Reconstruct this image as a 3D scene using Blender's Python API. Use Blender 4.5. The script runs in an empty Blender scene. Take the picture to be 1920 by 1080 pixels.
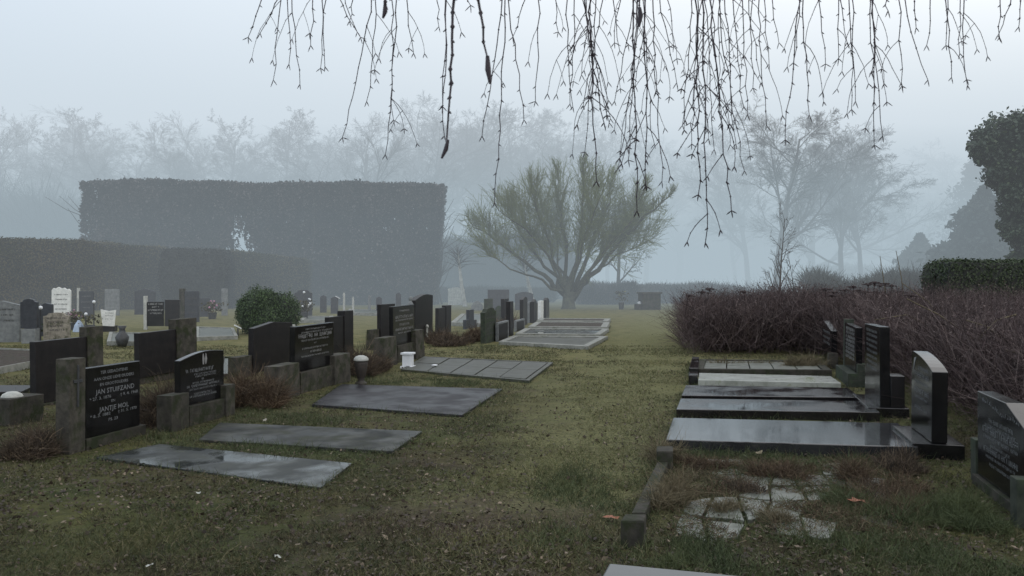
import bpy, bmesh, math, random
import numpy as np
from mathutils import Vector, Matrix, noise as mnoise
random.seed(7); rng = np.random.default_rng(7)
sc = bpy.context.scene
COL = sc.collection
F, YH, H = 1600.0, 520.0, 1.6          # focal length in photo pixels, horizon row, eye height

# ------------------------------------------------------------------ helpers
def P(px, py, z=0.0):
    y = F*(H-z)/(py-YH); return ((px-960)/F*y, y)
def D(px, d, z=0.0):
    return ((px-960)/F*d, d, z)
def Zat(py, d): return H-(py-YH)*d/F

def tag(o, label=None, cat=None, group=None, kind=None):
    if label: o['label'] = label
    if cat: o['category'] = cat
    if group: o['group'] = group
    if kind: o['kind'] = kind
    return o
def empty(name, loc=(0,0,0), ang=0, label=None, cat=None, group=None):
    o = bpy.data.objects.new(name, None); COL.objects.link(o)
    o.location = loc; o.rotation_euler = (0,0,ang); o.empty_display_size = .2
    return tag(o, label, cat, group)
def mobj(name, me, mat, parent=None, loc=None):
    o = bpy.data.objects.new(name, me); COL.objects.link(o)
    if mat is not None and not me.materials: me.materials.append(mat)
    if parent: o.parent = parent
    if loc is not None: o.location = loc
    return o
def np_mesh(name, V, Q, smooth=False):
    """vertices (n,3), faces (m,k)"""
    me = bpy.data.meshes.new(name); V = np.asarray(V, np.float32); Q = np.asarray(Q, np.int32)
    k = Q.shape[1]
    me.vertices.add(len(V)); me.vertices.foreach_set('co', V.ravel())
    me.loops.add(Q.size); me.loops.foreach_set('vertex_index', Q.ravel())
    me.polygons.add(len(Q)); me.polygons.foreach_set('loop_start', np.arange(0, Q.size, k, dtype=np.int32))
    me.polygons.foreach_set('loop_total', np.full(len(Q), k, np.int32))
    if smooth: me.polygons.foreach_set('use_smooth', np.ones(len(Q), bool))
    me.update(calc_edges=True); me.validate()
    return me
def bm_mesh(name, bm):
    me = bpy.data.meshes.new(name); bm.normal_update(); bm.to_mesh(me); bm.free(); return me
def bm_box(bm, x0,x1,y0,y1,z0,z1, taper=0.0):
    vs = [bm.verts.new(p) for p in ((x0,y0,z0),(x1,y0,z0),(x1,y1,z0),(x0,y1,z0),
          (x0+taper,y0+taper,z1),(x1-taper,y0+taper,z1),(x1-taper,y1-taper,z1),(x0+taper,y1-taper,z1))]
    for f in ((3,2,1,0),(4,5,6,7),(0,1,5,4),(1,2,6,5),(2,3,7,6),(3,0,4,7)): bm.faces.new([vs[i] for i in f])
def bevel(bm, w, seg=2):
    bmesh.ops.bevel(bm, geom=list(bm.edges), offset=w, segments=seg, affect='EDGES', profile=.6, clamp_overlap=True)
def bm_prism(bm, pts, y0, y1):
    """polygon in xz, extruded y0..y1 (y0 = front)"""
    a = [bm.verts.new((x,y0,z)) for x,z in pts]; b = [bm.verts.new((x,y1,z)) for x,z in pts]
    bm.faces.new(a); bm.faces.new(b[::-1]); n = len(pts)
    for i in range(n): bm.faces.new((a[i], b[i], b[(i+1)%n], a[(i+1)%n]))
    bmesh.ops.recalc_face_normals(bm, faces=bm.faces)

class Tubes:
    def __init__(s): s.V=[]; s.Q=[]; s.n=0
    def add(s, pts, rad, sides=4):
        pts = np.asarray(pts, float); m = len(pts)
        t = np.gradient(pts, axis=0); t /= (np.linalg.norm(t,axis=1,keepdims=True)+1e-9)
        ref = np.array([0.31,0.87,0.2]) if abs(t[0][2])>.5 else np.array([0,0,1.0])
        u = np.cross(t, ref); u /= (np.linalg.norm(u,axis=1,keepdims=True)+1e-9); v = np.cross(t,u)
        a = np.arange(sides)*2*math.pi/sides
        r = np.asarray(rad, float).reshape(-1,1,1)
        ring = pts[:,None,:] + r*(np.cos(a)[None,:,None]*u[:,None,:] + np.sin(a)[None,:,None]*v[:,None,:])
        s.V.append(ring.reshape(-1,3))
        i = np.arange(m-1)[:,None]*sides; j = np.arange(sides)[None,:]; k = (j+1)%sides
        q = np.stack([i+j, i+k, i+sides+k, i+sides+j], -1).reshape(-1,4)+s.n
        s.Q.append(q); s.n += m*sides
    def mesh(s, name, smooth=True): return np_mesh(name, np.concatenate(s.V), np.concatenate(s.Q), smooth)

def ribbons(P0, Dr, L, W, bend=.3, down=0.0, side=None):
    """N blades, two quads each"""
    n = len(P0); Dr = Dr/np.linalg.norm(Dr,axis=1,keepdims=True)
    if side is None:
        side = rng.normal(size=(n,3)); side[:,2]*=.2
    side = np.cross(Dr, side); side /= (np.linalg.norm(side,axis=1,keepdims=True)+1e-9)
    B = rng.normal(size=(n,3))*bend; B[:,2] -= down
    L = np.asarray(L).reshape(-1,1); W = np.asarray(W).reshape(-1,1)
    mid = P0+Dr*L*.55; tip = P0+(Dr+B)*L
    V = np.stack([P0-side*W*.5, P0+side*W*.5, mid-side*W*.42, mid+side*W*.42, tip-side*W*.12, tip+side*W*.12], 1).reshape(-1,3)
    b = np.arange(n)[:,None]*6
    Q = np.concatenate([b+np.array([[0,1,3,2]]), b+np.array([[2,3,5,4]])], 0)
    return V, Q
def cards(C, S, nrm=None, flat=0.0, asp=.6):
    """N leaf quads (pointed)"""
    n = len(C); a = rng.normal(size=(n,3)); a /= np.linalg.norm(a,axis=1,keepdims=True)
    b = rng.normal(size=(n,3))
    if nrm is not None:
        a = a-(a*nrm).sum(1,keepdims=True)*nrm*flat; b = b-(b*nrm).sum(1,keepdims=True)*nrm*flat
        a /= (np.linalg.norm(a,axis=1,keepdims=True)+1e-9)
    b -= (a*b).sum(1,keepdims=True)*a; b /= (np.linalg.norm(b,axis=1,keepdims=True)+1e-9)
    S = np.asarray(S).reshape(-1,1)
    V = np.stack([C-a*S*.5, C+b*S*asp*.5-a*S*.05, C+a*S*.5, C-b*S*asp*.5-a*S*.05],1).reshape(-1,3)
    return V, np.arange(4*n).reshape(-1,4)

# ------------------------------------------------------------------ materials
def lk(nt, a, b): nt.links.new(a, b)
def M(name, c1, c2, scale=6, rough=.8, bump=.25, c3=None, isl=0.0, rough2=None, spec=.5, coord='Object', dist=.02, lo=.35, hi=.65, moss=None):
    m = bpy.data.materials.new(name); m.use_nodes = True; nt = m.node_tree; N = nt.nodes
    bs = N['Principled BSDF']; tc = N.new('ShaderNodeTexCoord')
    nz = N.new('ShaderNodeTexNoise'); nz.inputs['Scale'].default_value = scale; nz.inputs['Detail'].default_value = 8
    nz.inputs['Roughness'].default_value = .65
    lk(nt, tc.outputs[coord], nz.inputs['Vector'])
    cr = N.new('ShaderNodeValToRGB'); cr.color_ramp.elements[0].position = lo; cr.color_ramp.elements[1].position = hi
    cr.color_ramp.elements[0].color = (*c1,1); cr.color_ramp.elements[1].color = (*c2,1)
    lk(nt, nz.outputs['Fac'], cr.inputs['Fac']); col = cr.outputs['Color']
    if c3 is not None:
        gm = N.new('ShaderNodeNewGeometry'); mx = N.new('ShaderNodeMix'); mx.data_type='RGBA'
        mp = N.new('ShaderNodeMapRange'); mp.inputs['From Min'].default_value = 1-isl; mp.inputs['From Max'].default_value = 1.0
        lk(nt, gm.outputs['Random Per Island'], mp.inputs['Value'])
        lk(nt, mp.outputs['Result'], mx.inputs['Factor']); lk(nt, col, mx.inputs['A']); mx.inputs['B'].default_value=(*c3,1)
        col = mx.outputs['Result']
    if moss is not None:
        n2 = N.new('ShaderNodeTexNoise'); n2.inputs['Scale'].default_value = moss[1]; n2.inputs['Detail'].default_value = 10
        n2.inputs['Roughness'].default_value=.7
        lk(nt, tc.outputs[coord], n2.inputs['Vector'])
        r2 = N.new('ShaderNodeMapRange'); r2.inputs['From Min'].default_value = moss[2]; r2.inputs['From Max'].default_value = moss[2]+.12
        lk(nt, n2.outputs['Fac'], r2.inputs['Value'])
        mx = N.new('ShaderNodeMix'); mx.data_type='RGBA'
        lk(nt, r2.outputs['Result'], mx.inputs['Factor']); lk(nt, col, mx.inputs['A']); mx.inputs['B'].default_value=(*moss[0],1)
        col = mx.outputs['Result']
    lk(nt, col, bs.inputs['Base Color'])
    bs.inputs['Roughness'].default_value = rough; bs.inputs['Specular IOR Level'].default_value = spec
    if rough2 is not None:
        n3 = N.new('ShaderNodeTexNoise'); n3.inputs['Scale'].default_value = 2.2; n3.inputs['Detail'].default_value = 6
        lk(nt, tc.outputs[coord], n3.inputs['Vector'])
        r3 = N.new('ShaderNodeMapRange'); r3.inputs['From Min'].default_value=.42; r3.inputs['From Max'].default_value=.6
        r3.inputs['To Min'].default_value=rough; r3.inputs['To Max'].default_value=rough2
        lk(nt, n3.outputs['Fac'], r3.inputs['Value']); lk(nt, r3.outputs['Result'], bs.inputs['Roughness'])
    if bump:
        bp = N.new('ShaderNodeBump'); bp.inputs['Strength'].default_value = bump; bp.inputs['Distance'].default_value = dist
        nb = N.new('ShaderNodeTexNoise'); nb.inputs['Scale'].default_value = scale*4; nb.inputs['Detail'].default_value = 6
        lk(nt, tc.outputs[coord], nb.inputs['Vector']); lk(nt, nb.outputs['Fac'], bp.inputs['Height']); lk(nt, bp.outputs['Normal'], bs.inputs['Normal'])
    return m

BLACK = M('black_granite', (.005,.005,.006), (.010,.0095,.010), 9, .14, .02, rough2=.24, spec=.5, dist=.002)
BACKM = M('rough_black_stone', (.008,.0075,.008), (.019,.016,.016), 7, .45, .12, spec=.3, dist=.004, moss=((.035,.032,.024),5,.6))
CONC  = M('weathered_concrete', (.032,.030,.026), (.085,.078,.064), 7, .88, .5, dist=.008, moss=((.028,.034,.016),5,.48), spec=.25)
CONCD = M('dark_concrete', (.026,.025,.021), (.066,.06,.05), 7, .88, .5, dist=.008, moss=((.022,.028,.013),5,.47), spec=.25)
CONCG = M('green_concrete', (.02,.026,.019), (.052,.058,.045), 9, .85, .4, dist=.006, moss=((.04,.06,.03),5,.5), spec=.3)
GREY  = M('grey_stone', (.13,.14,.145), (.22,.23,.23), 8, .7, .3, dist=.004, spec=.3)
PALE  = M('pale_stone', (.3,.31,.29), (.5,.5,.46), 10, .8, .3, dist=.004, moss=((.16,.17,.12),6,.6))
WHITE = M('white_stone', (.55,.56,.54), (.75,.75,.72), 10, .7, .2, dist=.003, moss=((.3,.32,.25),7,.63))
BEIGE = M('weathered_beige_stone', (.2,.18,.15), (.36,.33,.28), 9, .85, .4, dist=.006, moss=((.09,.09,.06),6,.5))
DARKB = M('dark_blue_stone', (.02,.023,.03), (.04,.045,.055), 8, .4, .1, dist=.003)
LETT  = M('faded_letter_paint', (.17,.17,.17), (.26,.26,.25), 30, .7, 0)
LETTB = M('grey_letter_paint', (.10,.105,.11), (.18,.19,.195), 30, .7, 0)
LETTD = M('dark_letter_paint', (.04,.04,.04), (.08,.08,.08), 30, .7, 0)
SLABW = M('wet_slab', (.012,.015,.016), (.042,.046,.04), 3, .06, .05, rough2=.62, spec=.35, dist=.003, moss=((.05,.055,.03),4,.6))
SLABD = M('damp_slab', (.016,.018,.018), (.065,.066,.056), 3, .4, .4, rough2=.75, spec=.2, dist=.005, lo=.4, hi=.7, moss=((.03,.034,.02),4,.53))
SLABP = M('purple_grey_slab', (.014,.014,.017), (.034,.033,.037), 3, .34, .2, rough2=.6, spec=.22, dist=.003, moss=((.05,.05,.042),5,.6))
SLABG = M('polished_grey_slab', (.022,.023,.025), (.034,.035,.037), 6, .04, .006, rough2=.10, spec=1.0, dist=.002, moss=((.02,.018,.014),14,.68))
SLABK = M('polished_black_slab', (.006,.006,.007), (.016,.014,.016), 6, .04, .015, rough2=.22, spec=.9, dist=.002)
SLABL = M('light_slab', (.24,.25,.22), (.40,.41,.38), 5, .22, .15, dist=.003, spec=.8, moss=((.15,.18,.08),2.5,.56))
EDGE  = M('pale_kerb', (.16,.165,.15), (.28,.28,.25), 7, .7, .3, dist=.004, moss=((.08,.09,.05),6,.55))
TILE  = M('paving_tile', (.065,.072,.06), (.165,.175,.15), 9, .35, .4, spec=.4, dist=.004, moss=((.04,.045,.025),5,.53))
TILED = M('dark_paving_tile', (.026,.028,.023), (.085,.086,.07), 7, .5, .4, dist=.004, moss=((.03,.032,.018),3.5,.47))
SOIL  = M('planting_soil', (.02,.014,.01), (.06,.045,.032), 14, .95, .8, dist=.03, moss=((.035,.045,.02),5,.55))
BARK  = M('dark_bark', (.03,.026,.022), (.07,.06,.05), 5, .9, .5, dist=.03)
BARKG = M('mossy_bark', (.035,.036,.026), (.08,.085,.055), 4, .9, .5, dist=.03)
TWIGO = M('olive_twigs', (.09,.115,.04), (.18,.21,.085), 1.2, .85, 0)
TWIGF = M('far_twigs', (.025,.023,.02), (.05,.046,.038), .6, .9, 0)
BIRCH = M('birch_twig_bark', (.018,.012,.02), (.045,.032,.042), 40, .6, 0)
BWHITE= M('white_birch_bark', (.3,.3,.28), (.5,.5,.47), 4, .8, .2)
LBOX  = M('box_leaves', (.011,.028,.007), (.036,.068,.016), 3, .6, 0, c3=(.07,.12,.03), isl=.35)
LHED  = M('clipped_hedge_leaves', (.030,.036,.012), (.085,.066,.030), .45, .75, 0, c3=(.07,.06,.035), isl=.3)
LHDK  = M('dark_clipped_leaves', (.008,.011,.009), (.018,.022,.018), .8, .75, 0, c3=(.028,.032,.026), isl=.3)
LBEE  = M('dead_beech_leaves', (.006,.007,.008), (.062,.05,.048), .9, .7, 0, lo=.42, hi=.6, c3=(.10,.085,.08), isl=.3)
LEVG  = M('evergreen_leaves', (.008,.02,.01), (.022,.045,.02), 1.2, .6, 0, c3=(.06,.09,.03), isl=.15)
LEVH  = M('green_hedge_leaves', (.015,.026,.008), (.035,.055,.02), 1.2, .7, 0, c3=(.05,.075,.03), isl=.35)
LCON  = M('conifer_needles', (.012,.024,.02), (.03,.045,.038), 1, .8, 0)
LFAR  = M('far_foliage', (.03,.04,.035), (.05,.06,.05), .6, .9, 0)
HEATH = M('heather_twigs', (.03,.021,.013), (.085,.052,.031), 5, .9, 0, c3=(.18,.13,.08), isl=.45)
HEATD = M('dark_heather_twigs', (.022,.017,.012), (.065,.044,.03), 5, .9, 0, c3=(.17,.125,.08), isl=.4)
THICK = M('thicket_twigs', (.026,.017,.018), (.070,.044,.043), 1.3, .85, 0, c3=(.17,.13,.12), isl=.45)
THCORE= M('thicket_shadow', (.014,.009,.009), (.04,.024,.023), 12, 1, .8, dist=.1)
UMB   = M('dried_flower_heads', (.02,.012,.012), (.05,.03,.03), 20, .9, 0)
GRASS = M('grass_blades', (.022,.032,.009), (.068,.076,.024), .9, .75, 0, c3=(.15,.125,.065), isl=.5, coord='Object')
GRASSP= M('trodden_grass_blades', (.055,.06,.020), (.15,.15,.058), .9, .75, 0, c3=(.22,.19,.11), isl=.4)
GRASSD= M('dead_grass_blades', (.020,.016,.009), (.055,.042,.025), 2, .85, 0, c3=(.14,.11,.07), isl=.3)
TUFT  = M('dry_tuft_blades', (.07,.058,.03), (.15,.12,.07), 4, .85, 0, c3=(.2,.17,.11), isl=.4)
TUFTG = M('green_tuft_blades', (.026,.042,.012), (.07,.085,.03), 3, .8, 0, c3=(.09,.11,.05), isl=.3)
LITT  = M('fallen_leaf', (.020,.014,.010), (.07,.05,.033), 5, .75, 0, c3=(.22,.17,.12), isl=.2)
LEAFR = M('red_leaf', (.2,.07,.04), (.32,.14,.08), 9, .7, 0)
PLAST = M('white_plastic', (.6,.62,.64), (.75,.76,.78), 5, .4, 0)
METAL = M('dark_metal', (.03,.032,.035), (.06,.062,.065), 10, .45, 0)
PINK  = M('pink_petals', (.3,.12,.2), (.45,.26,.34), 30, .7, 0)
RED   = M('red_petals', (.12,.012,.02), (.22,.03,.04), 30, .7, 0)
YELL  = M('yellow_petals', (.2,.19,.07), (.3,.28,.12), 30, .7, 0)
BLUEP = M('pale_blue_plastic', (.3,.38,.5), (.4,.48,.6), 10, .5, 0)
URNM  = M('urn_stone', (.018,.015,.013), (.045,.036,.03), 12, .7, .4, dist=.004)
GLASSR= M('red_lantern_glass', (.12,.02,.02), (.2,.04,.03), 10, .2, 0)

# ------------------------------------------------------------------ ground
POLYS = []      # ground polygons covered by slabs, kept free of grass
def inpoly(X, Y, poly):
    r = np.zeros(len(X), bool); n = len(poly); j = n-1
    for i in range(n):
        xi,yi = poly[i]; xj,yj = poly[j]
        c = ((yi>Y)!=(yj>Y)) & (X < (xj-xi)*(Y-yi)/(yj-yi+1e-12)+xi); r ^= c; j = i
    return r
def gh(x, y):
    return .012*mnoise.noise((x*1.3,y*1.3,0))+.010*mnoise.noise((x*4,y*4,3))+.006*mnoise.noise((x*11,y*11,7)) - .004
def ground():
    def axis(a, b, step, far, neg):
        v = list(np.arange(a, b, step)); s = step; x = v[-1]
        while x < far: s *= 1.25; x += s; v.append(x)
        x = v[0]; s = step; pre = []
        while x > neg: s *= 1.25; x -= s; pre.append(x)
        return np.array(pre[::-1]+v)
    xs = axis(-6.5, 6.5, .05, 500, -500); ys = axis(3.6, 17, .055, 600, -300)
    X, Y = np.meshgrid(xs, ys); V = np.zeros((X.size,3)); V[:,0]=X.ravel(); V[:,1]=Y.ravel()
    near = (np.abs(V[:,0])<30)&(V[:,1]>0)&(V[:,1]<40)
    V[near,2] = [gh(x,y) for x,y in V[near,:2]]
    nx = len(xs); ny = len(ys); i = np.arange(nx-1)[None,:]+np.arange(ny-1)[:,None]*nx; i = i.ravel()
    me = np_mesh('ground', V, np.stack([i,i+1,i+nx+1,i+nx],-1), True)
    m = bpy.data.materials.new('lawn_soil'); m.use_nodes=True; nt=m.node_tree; N=nt.nodes; bs=N['Principled BSDF']
    tc=N.new('ShaderNodeTexCoord')
    def nz(s, d=8, r=.65):
        n=N.new('ShaderNodeTexNoise'); n.inputs['Scale'].default_value=s; n.inputs['Detail'].default_value=d; n.inputs['Roughness'].default_value=r
        lk(nt,tc.outputs['Object'],n.inputs['Vector']); return n.outputs['Fac']
    def ramp(f,a,b,c1,c2):
        r=N.new('ShaderNodeValToRGB'); r.color_ramp.elements[0].position=a; r.color_ramp.elements[1].position=b
        r.color_ramp.elements[0].color=(*c1,1); r.color_ramp.elements[1].color=(*c2,1); lk(nt,f,r.inputs['Fac']); return r.outputs['Color']
    def mix(f,a,b):
        x=N.new('ShaderNodeMix'); x.data_type='RGBA'; lk(nt,f,x.inputs['Factor']); lk(nt,a,x.inputs['A']); lk(nt,b,x.inputs['B']); return x.outputs['Result']
    def rng_(f,a,b,lo=0,hi=1):
        r=N.new('ShaderNodeMapRange'); r.inputs['From Min'].default_value=a; r.inputs['From Max'].default_value=b
        r.inputs['To Min'].default_value=lo; r.inputs['To Max'].default_value=hi; lk(nt,f,r.inputs['Value']); return r.outputs['Result']
    green = ramp(nz(7),.35,.65,(.024,.032,.010),(.072,.080,.028))
    brown = ramp(nz(26),.35,.65,(.014,.010,.007),(.095,.072,.046))
    c = mix(rng_(nz(.9),.44,.6), green, brown)
    yel = ramp(nz(9),.35,.7,(.06,.068,.018),(.14,.145,.042))
    c = mix(rng_(nz(.45,5),.5,.66,0,.75), c, yel)
    # distance down the field: the lawn colour gets lighter and yellower with distance
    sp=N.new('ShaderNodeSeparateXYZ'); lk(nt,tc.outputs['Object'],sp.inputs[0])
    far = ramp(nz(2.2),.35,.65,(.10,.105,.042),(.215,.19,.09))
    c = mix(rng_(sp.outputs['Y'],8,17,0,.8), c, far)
    mxm=N.new('ShaderNodeMath'); mxm.operation='MULTIPLY_ADD'; lk(nt,sp.outputs['Y'],mxm.inputs[0]); mxm.inputs[1].default_value=-.20; mxm.inputs[2].default_value=.9
    sx_=N.new('ShaderNodeMath'); sx_.operation='ADD'; lk(nt,sp.outputs['X'],sx_.inputs[0]); lk(nt,mxm.outputs[0],sx_.inputs[1])
    sn_=N.new('ShaderNodeMath'); sn_.operation='MULTIPLY_ADD'; lk(nt,nz(1.1,5),sn_.inputs[0]); sn_.inputs[1].default_value=2.4; lk(nt,sx_.outputs[0],sn_.inputs[2])
    ab_=N.new('ShaderNodeMath'); ab_.operation='SUBTRACT'; lk(nt,sn_.outputs[0],ab_.inputs[0]); ab_.inputs[1].default_value=1.2
    a2_=N.new('ShaderNodeMath'); a2_.operation='ABSOLUTE'; lk(nt,ab_.outputs[0],a2_.inputs[0])
    strip=ramp(nz(24),.35,.65,(.065,.066,.028),(.21,.205,.095))
    c = mix(rng_(a2_.outputs[0],.3,1.3,.85,0), c, strip)
    vm=N.new('ShaderNodeVectorMath'); vm.operation='DISTANCE'; lk(nt,tc.outputs['Object'],vm.inputs[0]); vm.inputs[1].default_value=(-.1,5.1,0)
    ad_=N.new('ShaderNodeMath'); ad_.operation='MULTIPLY_ADD'; lk(nt,nz(1.6),ad_.inputs[0]); ad_.inputs[1].default_value=2.2; lk(nt,vm.outputs['Value'],ad_.inputs[2])
    soil = ramp(nz(20),.3,.7,(.035,.024,.019),(.10,.072,.055))
    c = mix(rng_(ad_.outputs[0],1.7,2.5,.85,0), c, soil)
    sp2 = rng_(nz(60,3),.62,.7,0,.35)
    dk = ramp(nz(3),.4,.6,(.015,.011,.009),(.03,.022,.016))
    c = mix(sp2, c, dk)
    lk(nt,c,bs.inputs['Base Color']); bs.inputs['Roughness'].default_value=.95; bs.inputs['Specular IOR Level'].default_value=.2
    bp=N.new('ShaderNodeBump'); bp.inputs['Strength'].default_value=.8; bp.inputs['Distance'].default_value=.03
    lk(nt,nz(38,8,.75),bp.inputs['Height']); lk(nt,bp.outputs['Normal'],bs.inputs['Normal'])
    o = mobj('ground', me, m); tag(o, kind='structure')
ground()

# ------------------------------------------------------------------ slabs and kerbs
def slab(label, c, z, mat, zb=-.05, name='grave_slab', cat='grave slab', group=None, bev=.008, parent=None, keep=True, child_of=None):
    """c: four photo pixels (back-left, back-right, front-right, front-left) of the top face at height z"""
    pts = [P(x,y,z) for x,y in c]
    return slab_m(label, pts, z, mat, zb, name, cat, group, bev, parent, keep)
def slab_m(label, pts, z, mat, zb=-.05, name='grave_slab', cat='grave slab', group=None, bev=.008, parent=None, keep=True):
    if keep:
        cx0 = sum(p[0] for p in pts)/len(pts); cy0 = sum(p[1] for p in pts)/len(pts)
        POLYS.append([(cx0+(x-cx0)*.985, cy0+(y-cy0)*.985) for x,y in pts])
    cx = sum(p[0] for p in pts)/len(pts); cy = sum(p[1] for p in pts)/len(pts)
    if parent is not None: cx, cy = parent.location.x, parent.location.y
    bm = bmesh.new()
    t = [bm.verts.new((x-cx,y-cy,z)) for x,y in pts]; b = [bm.verts.new((x-cx,y-cy,zb)) for x,y in pts]
    n = len(pts); bm.faces.new(t); bm.faces.new(b[::-1])
    for i in range(n): bm.faces.new((t[i],t[(i+1)%n],b[(i+1)%n],b[i]))
    bmesh.ops.recalc_face_normals(bm, faces=bm.faces)
    if bev: bevel(bm, bev)
    o = mobj(name, bm_mesh(name, bm), mat, parent, (0,0,0) if parent is not None else (cx,cy,0))
    if parent is None: tag(o, label, cat, group)
    return o
def kerbed(label, c, z, w, kmat, fmat, zf, group=None, tiles=0, cat='grave surround', fillname='planting_bed'):
    """kerb frame round a bed: each kerb its own part, the fill another"""
    pts = [P(x,y,z) for x,y in c]; cx = sum(p[0] for p in pts)/4; cy = sum(p[1] for p in pts)/4
    root = empty('grave_surround', (cx,cy,0), 0, label, cat, group)
    POLYS.append(pts)
    def lerp(a,b,t): return (a[0]+(b[0]-a[0])*t, a[1]+(b[1]-a[1])*t)
    A,B,C_,Dd = pts
    import math as _m
    dl = _m.dist(A,B); dw = _m.dist(A,Dd); s = w/dl; q = w/dw
    iA = lerp(lerp(A,B,s), lerp(Dd,C_,s), q); iB = lerp(lerp(A,B,1-s), lerp(Dd,C_,1-s), q)
    iC = lerp(lerp(A,B,1-s), lerp(Dd,C_,1-s), 1-q); iD = lerp(lerp(A,B,s), lerp(Dd,C_,s), 1-q)
    for quad in ((A,B,iB,iA),(iD,iC,C_,Dd),(A,iA,iD,Dd),(iB,B,C_,iC)):
        slab_m(None, quad, z+random.uniform(-.003,.003), kmat, name='kerb', parent=root, keep=False, bev=.005)
    if tiles:
        for i in range(tiles):
            a0 = i/tiles; a1 = (i+1)/tiles-.01
            for j in range(2):
                b0 = j/2; b1 = (j+1)/2-.02
                qd = [lerp(lerp(iA,iB,a),lerp(iD,iC,a),b) for a,b in ((a0,b0),(a1,b0),(a1,b1),(a0,b1))]
                slab_m(None, qd, zf+random.uniform(-.006,.006), fmat, name='paving_tile', parent=root, keep=False, bev=.004)
    else:
        slab_m(None, (iA,iB,iC,iD), zf, fmat, name=fillname, parent=root, keep=False, bev=0)
    return root

# ------------------------------------------------------------------ headstones
def strokes(lines, seed=0, weight=1.0):
    """rows of small engraved marks standing in for lettering too worn to read. lines: (x centre, z, width, height)"""
    r = random.Random(seed); V=[]; Q=[]
    def bar(x0,z0,x1,z1,w):
        dx,dz=x1-x0,z1-z0; L=math.hypot(dx,dz)+1e-9; nx,nz=-dz/L*w/2,dx/L*w/2; b=len(V)
        V.extend([(x0-nx,0,z0-nz),(x1-nx,0,z1-nz),(x1+nx,0,z1+nz),(x0+nx,0,z0+nz)]); Q.append((b,b+1,b+2,b+3))
    for cx,z,w,h in lines:
        x = cx-w/2; lw = h*.17*weight
        while x < cx+w/2:
            if r.random()<.14: x += h*.5; continue
            cw = h*r.uniform(.4,.65); k = r.randrange(5)
            if k in (0,1,3): bar(x,z,x,z+h,lw)
            if k in (1,2): bar(x,z+h,x+cw,z+h,lw)
            if k in (2,3): bar(x,z+h*.5,x+cw,z+h*.5,lw)
            if k in (0,2,3): bar(x+cw,z,x+cw,z+h,lw)
            if k==4: bar(x,z,x+cw*.5,z+h,lw); bar(x+cw*.5,z+h,x+cw,z,lw)
            if k==0: bar(x,z,x+cw,z,lw)
            x += cw+h*.25
    return V,Q
def text_vq(lines):
    """lines: (text, x centre, z baseline, cap height, width)"""
    V=[];Q=[]; tris=[]
    for txt,cx,z,h,w in lines:
        cu = bpy.data.curves.new('t','FONT'); cu.body = txt; cu.size = 1; cu.align_x='CENTER'; cu.offset=.012; cu.resolution_u=2
        o = bpy.data.objects.new('t',cu); COL.objects.link(o); bpy.context.view_layer.update()
        me = bpy.data.meshes.new_from_object(o.evaluated_get(bpy.context.evaluated_depsgraph_get()))
        xs=[v.co.x for v in me.vertices]; sx = w/(max(xs)-min(xs)); sz = h/.7; b=len(V); mid=(max(xs)+min(xs))/2
        V += [(cx+(v.co.x-mid)*sx,0,z+v.co.y*sz) for v in me.vertices]
        tris += [[b+i for i in p.vertices] for p in me.polygons]
        bpy.data.objects.remove(o); bpy.data.curves.remove(cu); bpy.data.meshes.remove(me)
    return V, tris

RECT = [(0,0),(1,0),(1,1),(0,1)]
def arch(n=8, rise=.12, a=0, b=1):
    return [(0,0),(1,0)]+[(1-i/n, 1-rise+rise*math.sin(math.pi*(i/n*(b-a)+a))) for i in range(n+1)]
def arch_skew(n=9, rise=.13):
    out=[(0,0),(1,0)]
    for i in range(n+1):
        u=1-i/n; out.append((u, 1-rise*(1-min(1,math.sin(math.pi*min(1,(u*.78)))))**1.0 if u<.64 else 1-rise*.28*((u-.64)/.36)**1.5))
    return out
PEAK = [(0,0),(1,0),(1,.955),(.5,1),(0,.90)]
PEAKM = [(0,0),(1,0),(1,.9),(.5,1),(0,.9)]
SHOULD = [(0,0),(1,0),(1,.88),(.86,.9),(.78,.97),(.5,1),(.22,.97),(.14,.9),(0,.88)]
WAVY = [(0,0),(1,0),(1,.9),(.9,.95),(.78,.93),(.66,.98),(.5,.96),(.35,1),(.2,.95),(.08,.97),(0,.91)]

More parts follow.
